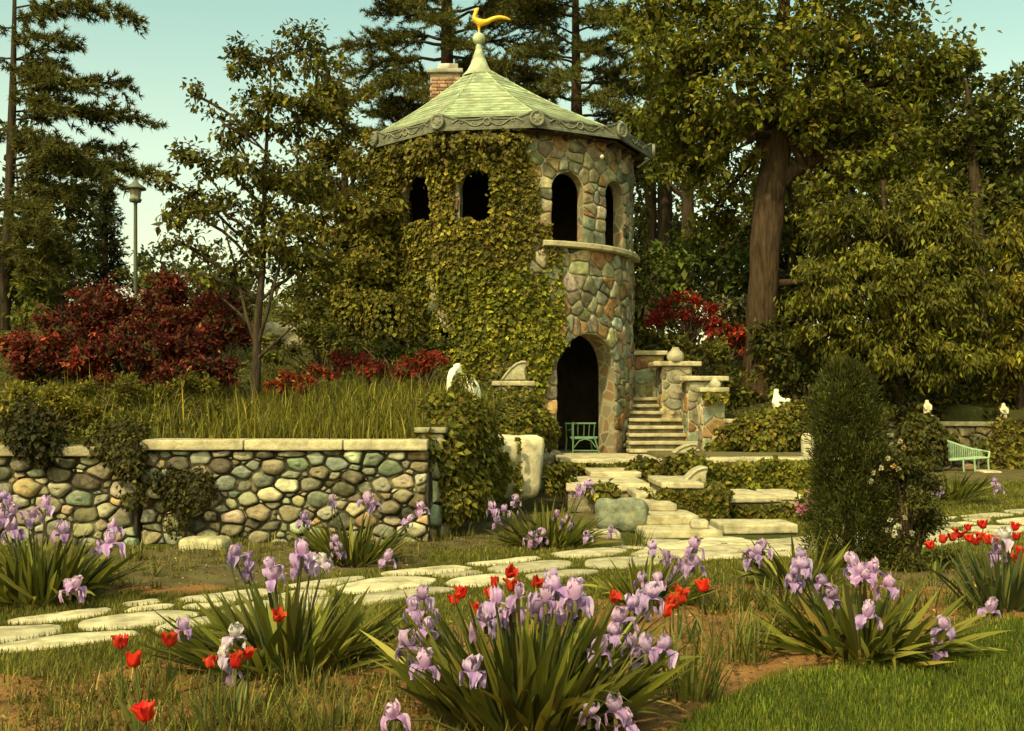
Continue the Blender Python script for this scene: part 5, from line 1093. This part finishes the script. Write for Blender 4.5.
fl = shrub('flowering_shrub', 'loose green shrub with cream blossoms right of the dark conifer', (908, 570, 11.2), [(905, 540, 11.1, 32, 32), (898, 490, 11.1, 28, 36), (924, 520, 11.2, 26, 30), (893, 452, 11.1, 22, 26), (916, 470, 11.3, 18, 26), (882, 560, 10.9, 30, 22), (930, 555, 11.1, 22, 20)], .05, .022, [(.045, .050, .012), (.075, .078, .016), (.035, .03, .01), (.11, .10, .03)], (3, 3, 2, 1), 2.0, .2, 'shrub')
def blossom(mb, c, r, col, n=9):
    d = rdir(n); d[:, 1] = -np.abs(d[:, 1]); leafs(mb, np.tile(c, (n, 1)), d, rdir(n), r, r * .9, _mix0(n, [col], None, .12))
for px, py, cc in ((888, 458, (.7, .6, .35)), (893, 466, (.7, .42, .15)), (881, 468, (.72, .66, .45)), (898, 469, (.75, .68, .42)), (873, 473, (.68, .62, .4)), (903, 447, (.6, .38, .16)), (914, 494, (.7, .6, .3)), (890, 520, (.66, .62, .42)), (897, 526, (.7, .66, .44)), (887, 530, (.66, .6, .4)), (905, 517, (.6, .56, .36)), (912, 533, (.55, .5, .32)), (871, 481, (.7, .64, .42)), (900, 441, (.7, .62, .4)), (893, 535, (.7, .64, .44))):
    mb = MB(); blossom(mb, P(px, py, 10.9), .034, np.array(cc) * .75, 14); mb.build('blossom', M_PETAL, fl)
pk = shrub('pink_bush', 'small pink-flowered bush at the end of the lower coping', (806, 522, 15.8), [(806, 508, 15.8, 13, 13), (818, 500, 15.9, 8, 8)], .06, .035, OLIVE, (2, 2, 1, 1), 1.3)
for k in range(14):
    mb = MB(); blossom(mb, P(805 + rng.normal(0, 6), 507 + rng.normal(0, 7), 15.55), .05, (.55, .22, .30), 8); mb.build('blossom', M_PETAL, pk)

# ------------------------------------------------------------ irises and tulips
def petal(mb, cl, width, az, cup, ruf, col0, col1, seed, lev=7, na=5, pw=1.0, tip=.25, beard=False):
    """cl: centre line (r, z) points; a petal swept outward at azimuth az"""
    cl = np.array(cl); t = np.linspace(0, 1, lev); s = np.linspace(0, len(cl) - 1, lev); r = np.interp(s, np.arange(len(cl)), cl[:, 0]); z = np.interp(s, np.arange(len(cl)), cl[:, 1])
    w_ = width * (np.sin(np.pi * (t * (1 - tip * .5) + .06)) ** .75); u = np.linspace(-1, 1, na); eu = np.abs(u)[None] ** 1.5; T = t[:, None]
    rr = r[:, None] - cup * (u ** 2)[None] * w_[:, None] + ruf * np.sin(u * 6 + seed + T * 5) * (.3 + eu) * T
    zz = z[:, None] + ruf * 1.1 * np.sin(u * 9 + T * 8 + seed * 2) * T * (.35 + eu); xx = w_[:, None] * u[None] * (1 + .22 * np.sin(T * 13 + seed + u * 2)) + ruf * .5 * np.sin(T * 9 + seed)
    ca, sa = math.cos(az), math.sin(az); v = np.stack([rr * ca - xx * sa, rr * sa + xx * ca, zz], -1).reshape(-1, 3)
    i, j = np.meshgrid(np.arange(lev - 1), np.arange(na - 1), indexing='ij'); f = np.stack([i * na + j, i * na + j + 1, (i + 1) * na + j + 1, (i + 1) * na + j], -1).reshape(-1, 4)
    e = np.clip(eu * .6 + T * .4 + .25 * np.sin(u * 22 + seed) * (1 - T), 0, 1).reshape(-1, 1); cc_ = np.array(col0) * (1 - e) + np.array(col1) * e
    if beard: bm_ = (np.exp(-(u / .22) ** 2)[None] * np.clip(1 - T / .42, 0, 1)).reshape(-1, 1); cc_ = cc_ * (1 - bm_) + np.array((.75, .62, .22)) * bm_
    mb.add(v, f, cc_, True)
IRISV = []
def iris_mesh(seed, pale=0):
    r = np.random.default_rng(seed); a0 = r.uniform(0, 6.28); s = r.uniform(.9, 1.15); op = r.uniform(.75, 1.25)
    A, B = ((.50, .30, .58), (.70, .52, .70)); Cc, D = ((.32, .15, .48), (.64, .46, .68))
    v_ = r.uniform(.70, .98); A, B, Cc, D = [tuple(np.clip(np.array(c_) * v_ * [r.uniform(.92, 1.12), 1, 1], 0, .85)) for c_ in (A, B, Cc, D)]
    if pale: A, B, Cc, D = (.58, .50, .52), (.72, .66, .60), (.38, .24, .50), (.66, .58, .58)
    m = MB()
    for k in range(3):
        o = op * r.uniform(.7, 1.35); h = r.uniform(.82, 1.12)
        petal(m, np.array([(.006, 0), (.022 * o, .02 * h), (.034 * o, .046 * h), (.032 * o, .070 * h), (.018 * o * r.uniform(-.6, 2.2), .088 * h)]) * s, .036 * s, a0 + k * 2.094 + r.normal(0, .25), .38, .013, A, B, r.uniform(0, 6), 9, 8)
    std = m.build('flower', M_PETAL); m = MB()
    for k in range(3):
        l = r.uniform(.8, 1.15); petal(m, np.array([(.006, 0), (.032, .014), (.056 * l, .008), (.068 * l, -.022), (.064 * l * r.uniform(.8, 1.2), -.062 * l)]) * s, .036 * s, a0 + 1.047 + k * 2.094 + r.normal(0, .2), -.2, .012, Cc, D, r.uniform(0, 6), 9, 9, beard=True)
    fal = m.build('falls', M_PETAL)
    for o in (std, fal): C.objects.unlink(o)
    return std.data, fal.data
for k in range(14): IRISV.append(iris_mesh(k, k >= 11))
ILEAF = [(.070, .076, .015), (.11, .11, .02), (.155, .148, .028), (.042, .042, .011), (.24, .215, .06)]
def lit(name, data, parent, loc, rz=0, rx=0, sc=1):
    o = bpy.data.objects.new(name, data); C.objects.link(o); o.parent = parent; o.location = [float(t) for t in loc]; o.rotation_euler = (rx, 0, rz); o.scale = (sc, sc, sc); return o
def iris(label, px, by, rad, nl, L, W, flowers, tilt=.75, cols=ILEAF, gzv=0.0, fs=1.0, jitter=.28, wts=(3, 3, 1.6, 2, .6)):
    Y = (CAMH - gzv) * F / (by - HY); b = np.array([X(px, Y), Y, gzv]); root = thing('iris_clump', label, 'iris', b, 'iris clumps along the path and beds')
    nl = int(nl * 1.8); W *= 1.28; L *= 1.06
    a = rng.uniform(0, 6.28, nl); r = rad * .55 * np.sqrt(rng.uniform(0, 1, nl)); p = b + np.c_[r * np.cos(a), r * np.sin(a) * .8, 0 * a]
    az = a + rng.normal(0, .45, nl); th = tilt * (r / (rad * .55)) ** .9 * rng.uniform(.7, 1.35, nl) + rng.uniform(0, .12, nl)
    ll = L * rng.uniform(.62, 1.08, nl); t = np.linspace(0, 1, 9); prof = np.clip(.55 + .75 * t - .35 * t ** 2, 0, 1) * np.clip((1 - t) * 2.6, 0.03, 1)
    cv = rng.uniform(-.05, .45, nl) + (rng.random(nl) < .18) * rng.uniform(.5, 1.5, nl)
    mb = MB(); strips(mb, p - [0, 0, .02], az, th, cv, ll, W * rng.uniform(.7, 1.15, nl), mixcol(nl, cols, wts, .22), 8, prof, rng.uniform(-1.1, 1.1, nl), .22)
    mb.build('leaves', M_LEAF, root)
    for q in flowers:
        fx, fy = q[:2]; pale = len(q) > 2 and q[2] == 'p'; Yf = Y + rng.uniform(-1, 1) * jitter * rad * 1.2
        if Y > 8: Yf = Y + rng.uniform(-.5, .3) * rad
        if fy > by - .42 * L * F / Y: Yf = Y - rad * rng.uniform(.6, .85)
        f = P(fx, fy, Yf); rel = f - b; bs = np.array([rel[0] * .35, rel[1] * .5, 0]); mid = bs + (rel - bs) * .6 + np.array([0, 0, .04]); rel0 = rel - [0, 0, .01]
        m = MB(); tube(m, np.array([bs, mid, rel0]) + b, [.008, .007, .006], 6, (.10, .11, .035)); rbox(m, rel0 + b - [0, 0, .025], (.024, .024, .06), .011, 0, 0, (.16, .15, .06), n=1); m.build('stem', M_LEAF, root)
        sd, fd = IRISV[rng.integers(11, 14) if pale else rng.integers(0, 11)]
        o = lit('flower', sd, root, rel, rng.uniform(0, 6.28), rng.normal(0, .22), fs * rng.uniform(.68, .98)); lit('falls', fd, o, (0, 0, 0))
    for k in range(max(1, len(flowers) // 4)):
        q = flowers[rng.integers(0, len(flowers))]; f = P(q[0] + rng.uniform(-14, 14), q[1] + rng.uniform(4, 22), Y); rel = f - b; m = MB(); bs = np.array([rel[0] * .4, 0, 0]); tube(m, np.array([bs, rel * [.8, 1, .6], rel]) + b, .006, 5, (.10, .11, .035))
        lathe(m, [(0, 0), (.012, .015), (.014, .035), (.008, .065), (0, .08)], f, 8, (.30, .20, .36)); m.build('bud', M_LEAF, root)
    return root
iris('iris clump at the left edge below the boulder wall', 38, 600, .62, 120, .66, .040, [(9, 504), (14, 514), (2, 520), (12, 532), (62, 534), (45, 508), (33, 519), (76, 588), (113, 530), (110, 545), (100, 549), (3, 500), (70, 592)], .85, fs=1.25)
iris('iris clump at the foot of the boulder wall behind the path', 352, 564, .62, 110, .56, .034, [(333, 502), (304, 521), (335, 543), (338, 553), (366, 503), (373, 506), (422, 510), (408, 522), (387, 561)], 1.0, fs=1.15)
iris('iris clump before the stone trough and blue-green boulder', 548, 546, .58, 105, .56, .036, [(516, 502), (504, 511), (497, 524), (556, 518), (568, 523), (541, 538), (530, 540), (587, 537), (587, 487), (611, 533), (493, 510), (578, 492), (535, 541)], 1.0, fs=1.2)
iris('dark iris clump with lilac blooms left of the foreground centre', 288, 672, .62, 130, .62, .040, [(247, 562), (247, 574), (235, 557), (271, 569), (275, 580), (302, 556), (299, 568), (311, 566), (323, 564, 'p'), (184, 631), (235, 638, 'p'), (223, 658, 'p'), (232, 676)], .95, cols=[(.075, .078, .016), (.11, .11, .02), (.045, .043, .011), (.16, .152, .032)], wts=(3, 2, 2.5, 1), fs=1.05)
iris('largest nearest iris clump in full lilac bloom at the bottom centre', 528, 728, .64, 190, .71, .044, [(422, 598), (414, 612), (424, 612), (426, 631), (409, 648), (420, 660), (424, 668), (496, 605), (486, 622), (501, 622), (518, 598), (514, 610), (536, 612), (551, 584), (557, 592), (575, 600), (580, 608), (555, 614), (472, 674), (393, 718), (599, 655), (632, 609), (621, 622), (616, 636), (642, 603), (651, 598), (648, 610), (632, 648), (646, 652), (663, 650), (646, 664), (589, 716), (616, 712), (627, 726), (546, 602)], .72, fs=1.05)
iris('iris clump with scattered lilac blooms beyond the red tulips of the central bed', 645, 606, .42, 70, .46, .032, [(654, 550), (642, 583), (658, 583), (676, 579), (694, 549), (685, 564), (695, 567), (668, 560)], .95, fs=1.15)
iris('broad iris clump beside the lawn in front of the dark conifer', 862, 655, .62, 150, .58, .040, [(802, 570), (800, 560), (793, 584), (822, 585), (829, 598), (855, 568), (865, 579), (873, 574), (889, 589), (867, 618), (944, 630), (936, 650), (860, 576), (795, 577)], 1.05, fs=1.15)
iris('iris clump at the right edge below the red tulips', 1002, 612, .42, 75, .56, .034, [(997, 555), (989, 612), (1003, 540, 'p')], .6, cols=[(.045, .055, .020), (.07, .08, .026), (.10, .105, .03)], wts=(3, 2, 1), fs=1.2)
iris('half-hidden iris clump behind the left side of the dark conifer', 800, 590, .40, 50, .56, .036, [(757, 554), (762, 550), (752, 560)], 1.0, fs=1.25)
iris('distant iris clump under the green bench', 950, 497, .75, 70, .52, .04, [(934, 494), (994, 483), (998, 490), (940, 490)], 1.0, gzv=.18, fs=1.2)

def tulip_mesh(seed):
    r = np.random.default_rng(seed); m = MB(); op = r.uniform(.2, 2.6); dk = r.uniform(.7, 1.05)
    for k in range(6):
        o = .86 if k % 2 else 1.0
        petal(m, np.array([(.004, 0), (.022 * o, .006), (.031 * o, .028), (.028 * o * (1 + .25 * op), .055), (.026 * o + .018 * op, .074)]), .026, k * 1.047 + r.normal(0, .2), .30, .009, (.50 * dk, .010, .008), (.78 * dk, .07 * r.uniform(.3, 1.6), .02), r.uniform(0, 6), 8, 5, tip=.3)
    o = m.build('flower', M_PETAL); C.objects.unlink(o); return o.data
TUL = [tulip_mesh(k) for k in range(10)]
def tulip(px, py, label, group, h=None, fs=1.08):
    h = h or rng.uniform(.32, .42); Y = (CAMH - h) * F / (py - HY); f = P(px, py + 2, Y); b = np.array([f[0] + rng.normal(0, .02), Y + rng.normal(0, .03), 0])
    root = thing('tulip', label, 'tulip', b, group); m = MB(); tube(m, [b, (b + f) / 2 + [rng.normal(0, .01), 0, 0], f], [.006, .0055, .005], 6, (.10, .12, .035)); m.build('stem', M_LEAF, root)
    lit('flower', TUL[rng.integers(0, 10)], root, f - b - [0, 0, .03], rng.uniform(0, 6.28), rng.normal(0, .32), fs * rng.uniform(.75, 1.15))
    for k in range(2):
        m = MB(); t = np.linspace(0, 1, 7); strips(m, (b + [0, 0, .0])[None], np.array([rng.uniform(0, 6.28)]), np.array([rng.uniform(.15, .5)]), np.array([rng.uniform(.2, 1.0)]), np.array([rng.uniform(.18, .28)]), np.array([rng.uniform(.025, .04)]), mixcol(1, [(.08, .095, .03), (.11, .12, .035)]), 6, np.sin(np.pi * np.clip(t * .9 + .1, 0, 1)) ** .7 + .02, np.array([rng.uniform(-.4, .4)]), .3); m.build('leaf', M_LEAF, root)
gl, gm, gr = 'red tulips in the left foreground', 'red tulips around the nearest iris clump', 'red tulips beside the right flagstones'
for px, py, l in ((121, 641, 'red tulip standing alone leftmost, level with the flagstones'), (134, 659, 'wide red tulip second from the left in the foreground grass'), (170, 639, 'red tulip touching a lilac iris left of the dark iris clump'), (147, 712, 'lowest red tulip near the bottom left soil'), (211, 660, 'upright red tulip bud left of the pale irises'), (237, 660, 'red tulip in the tight pair right of the pale irises'), (248, 651, 'upper red tulip of the tight pair right of the pale irises'), (277, 614, 'tall red tulip in front of the dark iris leaves')): tulip(px, py, l, gl, fs=.86)
for px, py, l in ((508, 570, 'topmost red tulip above the central lilac irises'), (495, 580, 'small red tulip just left below the topmost one'), (511, 585, 'red tulip directly under the topmost one'), (534, 580, 'widest open red tulip right of the central trio'), (494, 593, 'open red tulip left above the central lilac irises'), (455, 598, 'red tulip of the left pair over the path edge'), (461, 592, 'smaller red tulip leaning behind the left pair'), (476, 607, 'lone low red tulip left of the central irises'), (612, 595, 'large red tulip between central and back iris clumps')): tulip(px, py, l, gm)
for px, py in ((678, 591), (673, 602), (665.5, 610), (670, 600), (704, 586), (682, 597)): tulip(px, py, 'one of the red tulips clustered right of the nearest iris clump', 'red tulips right of the nearest iris clump')
for px, py in ((931.6, 544), (942, 538), (953.6, 536), (968, 526), (970, 537), (980, 535), (983, 524), (986.6, 539), (993.4, 540), (958, 533), (976, 540), (1014, 526), (1016, 535), (1020, 549), (1017, 558), (1011, 545)): tulip(px, py, 'one of the red tulips in the row beside the right flagstones', gr)

# ------------------------------------------------------------ grass, weeds, leafy tufts
PXY = np.array([q.mean(0) for q in PATHSTONES]); 
def on_stone(x, y):
    m = np.zeros(x.shape, bool)
    for q in PATHSTONES:
        c = q.mean(0); k = np.abs(x - c[0]) + np.abs(y - c[1]) < 1.6
        if k.any(): i = np.where(k)[0]; m[i] |= inpoly(x[i], y[i], [tuple(t) for t in c + (q - c) * 1.02])
    return m
def ground_pts(n, ylo, yhi, pw=1.0):
    y = ylo + (yhi - ylo) * rng.uniform(0, 1, n) ** pw; x = rng.uniform(-.52, .52, n) * y * 1.02; return x, y
# mown lawn and the short grass round the path
x, y = ground_pts(420000, 4.3, 16.8, 1.5); x2 = rng.uniform(5.2, 12, 60000); y2 = rng.uniform(16.5, 24.8, 60000); x = np.r_[x, x2]; y = np.r_[y, y2]; s = soil_mask(x, y); edge = rng.random(len(x)) < .010
k = (~s | edge) & ~on_stone(x, y) & ~((y > 13.0) & (x > X(636, 14)) & (x < X(800, 14))) & ~((y > 12.9) & (x < 3)) ; x, y = x[k], y[k]; n = len(x); lawn = inpoly(x, y, LAWN)
mb = MB(); tone = (1 + .3 * noise(np.c_[x, y, 0 * x], 1.7) + .2 * noise(np.c_[x, y, 0 * x], 5))[:, None]
gc = np.where(lawn[:, None], mixcol(n, [(.080, .108, .013), (.115, .138, .018), (.058, .072, .011), (.15, .145, .026)], (3, 2, 2, 1), .28), mixcol(n, [(.11, .108, .018), (.15, .14, .026), (.075, .07, .014), (.21, .18, .055)], (3, 2, 1.5, 1), .25)) * tone
strips(mb, np.c_[x, y, gz(x, y) - .005], rng.uniform(0, 6.28, n), np.abs(rng.normal(.35, .3, n)), rng.uniform(.1, .9, n), rng.uniform(.025, .065, n) * np.where(lawn, 1, .95), rng.uniform(.0035, .0065, n) * (1 + .07 * np.maximum(y - 6, 0)), np.clip(gc, .003, .5), 2, [1, .8, .1])
tag(mb.build('lawn_grass', M_LEAF), 'short mown grass of lawn and path edges', 'grass', kind='stuff')
# weedy tufts in the beds
x, y = ground_pts(5200, 4.3, 14.0, 1.2); k = soil_mask(x, y) & (noise(np.c_[x, y, 0 * x], 1.4, 1) + (x < -.6) * .45 - (x > .7) * (y < 8) * .5 + rng.uniform(-.4, .4, len(x)) > .25); x, y = x[k], y[k]; q = []
P0 = np.repeat(np.c_[x, y, gz(x, y)], 9, 0); n = len(P0); P0[:, :2] += rng.normal(0, .035, (n, 2))
mb = MB(); strips(mb, P0, rng.uniform(0, 6.28, n), np.abs(rng.normal(.3, .35, n)), rng.uniform(.2, 1.5, n), rng.uniform(.05, .20, n), rng.uniform(.005, .011, n), mixcol(n, [(.10, .095, .022), (.15, .135, .035), (.06, .06, .016), (.22, .17, .06)], (3, 2, 2, 1), .25), 3)
leafs(mb, P0[::2] + [0, 0, .02], rng.normal(0, 1, (len(P0[::2]), 3)) + [0, 0, .7], np.array([0, 0, 1]) + rng.normal(0, .4, (len(P0[::2]), 3)), .035, .025, mixcol(len(P0[::2]), [(.10, .10, .02), (.07, .07, .016), (.16, .13, .04)], None, .25))
tag(mb.build('bed_weeds', M_LEAF), 'low weeds and grass tufts scattered over the flower beds', 'weeds', kind='stuff')
# crumbs of earth and dead leaves
x, y = ground_pts(16000, 4.3, 14, 1.3); k = soil_mask(x, y); x, y = x[k], y[k]; n = len(x); mb = MB()
leafs(mb, np.c_[x, y, gz(x, y) + .03 + rng.uniform(0, .02, n)], rng.normal(0, 1, (n, 3)) * [1, 1, .35], np.array([0, 0, 1]) + rng.normal(0, .5, (n, 3)), rng.uniform(.012, .045, n), rng.uniform(.008, .03, n), _mix0(n, [(.22, .11, .035), (.14, .075, .03), (.32, .20, .08), (.09, .06, .03)], None, .3))
tag(mb.build('leaf_litter', M_SOIL), 'brown crumbs and dead leaves on the bed soil', 'litter', kind='stuff')
def tuft(label, px, by, nl, L, W, rad, tilt=.35, cols=((.075, .085, .018), (.11, .115, .024), (.05, .05, .014), (.15, .14, .04)), cv=(.1, 1.1), name='grass_tuft', cat='grass tuft'):
    Y = CAMH * F / (by - HY); b = np.array([X(px, Y), Y, 0]); a = rng.uniform(0, 6.28, nl); r = rad * np.sqrt(rng.uniform(0, 1, nl)); mb = MB()
    strips(mb, b + np.c_[r * np.cos(a), r * np.sin(a) * .7, 0 * a - .01], a + rng.normal(0, .6, nl), tilt * rng.uniform(.2, 1.4, nl), rng.uniform(*cv, nl), L * rng.uniform(.55, 1.1, nl), W * rng.uniform(.6, 1.2, nl), mixcol(nl, cols, None, .25), 5)
    tag(mb.build(name, M_LEAF, None, b), label, cat, 'grassy tufts in the flower beds')
tuft('tall narrow-leaved tuft right of the nearest iris clump', 690, 702, 90, .46, .017, .16)
tuft('upright grassy tuft between the nearest irises and the soil patch', 732, 664, 90, .42, .015, .22)
tuft('grassy tuft just left of the broad iris clump by the lawn', 772, 648, 80, .40, .014, .20)
tuft('low leafy tuft between back irises and dark conifer', 722, 612, 120, .30, .02, .32, .6)
tuft('leafy tuft below the dark conifer left of the broad iris clump', 775, 608, 110, .30, .022, .30, .6)
tuft('grass tuft at the bottom edge left of the nearest irises', 330, 742, 130, .30, .012, .30)
tuft('grass tuft along the bottom edge below the red tulip pair', 235, 738, 150, .30, .011, .32)
tuft('thin tuft at the foot of the tulip pair', 215, 712, 60, .28, .010, .16)
tuft('grass tuft under the leftmost red tulips', 140, 708, 60, .24, .011, .16)
tuft('wispy dry tuft right of the broad iris clump', 935, 610, 140, .34, .012, .34, .9)
tuft('weedy tuft in the corner below the dark iris clump', 300, 700, 70, .24, .012, .20)
tuft('small dark tuft in the soil before the boulder wall', 152, 578, 26, .22, .018, .07, .6)
tuft('small dark tuft in front of the wall creeper', 133, 562, 40, .28, .018, .10, .5)
tuft('small tuft at the base of the boulder wall left of the wall irises', 238, 545, 30, .25, .016, .08, .5)
tuft('dry weed tuft at the foot of the blue-green boulder', 636, 547, 80, .30, .012, .14, .3)
tuft('weedy growth between wall irises and ivy mound', 445, 540, 150, .30, .014, .40, .7)
tuft('shrubby growth at the foot of the ivy mound', 465, 522, 150, .34, .016, .40, .6)
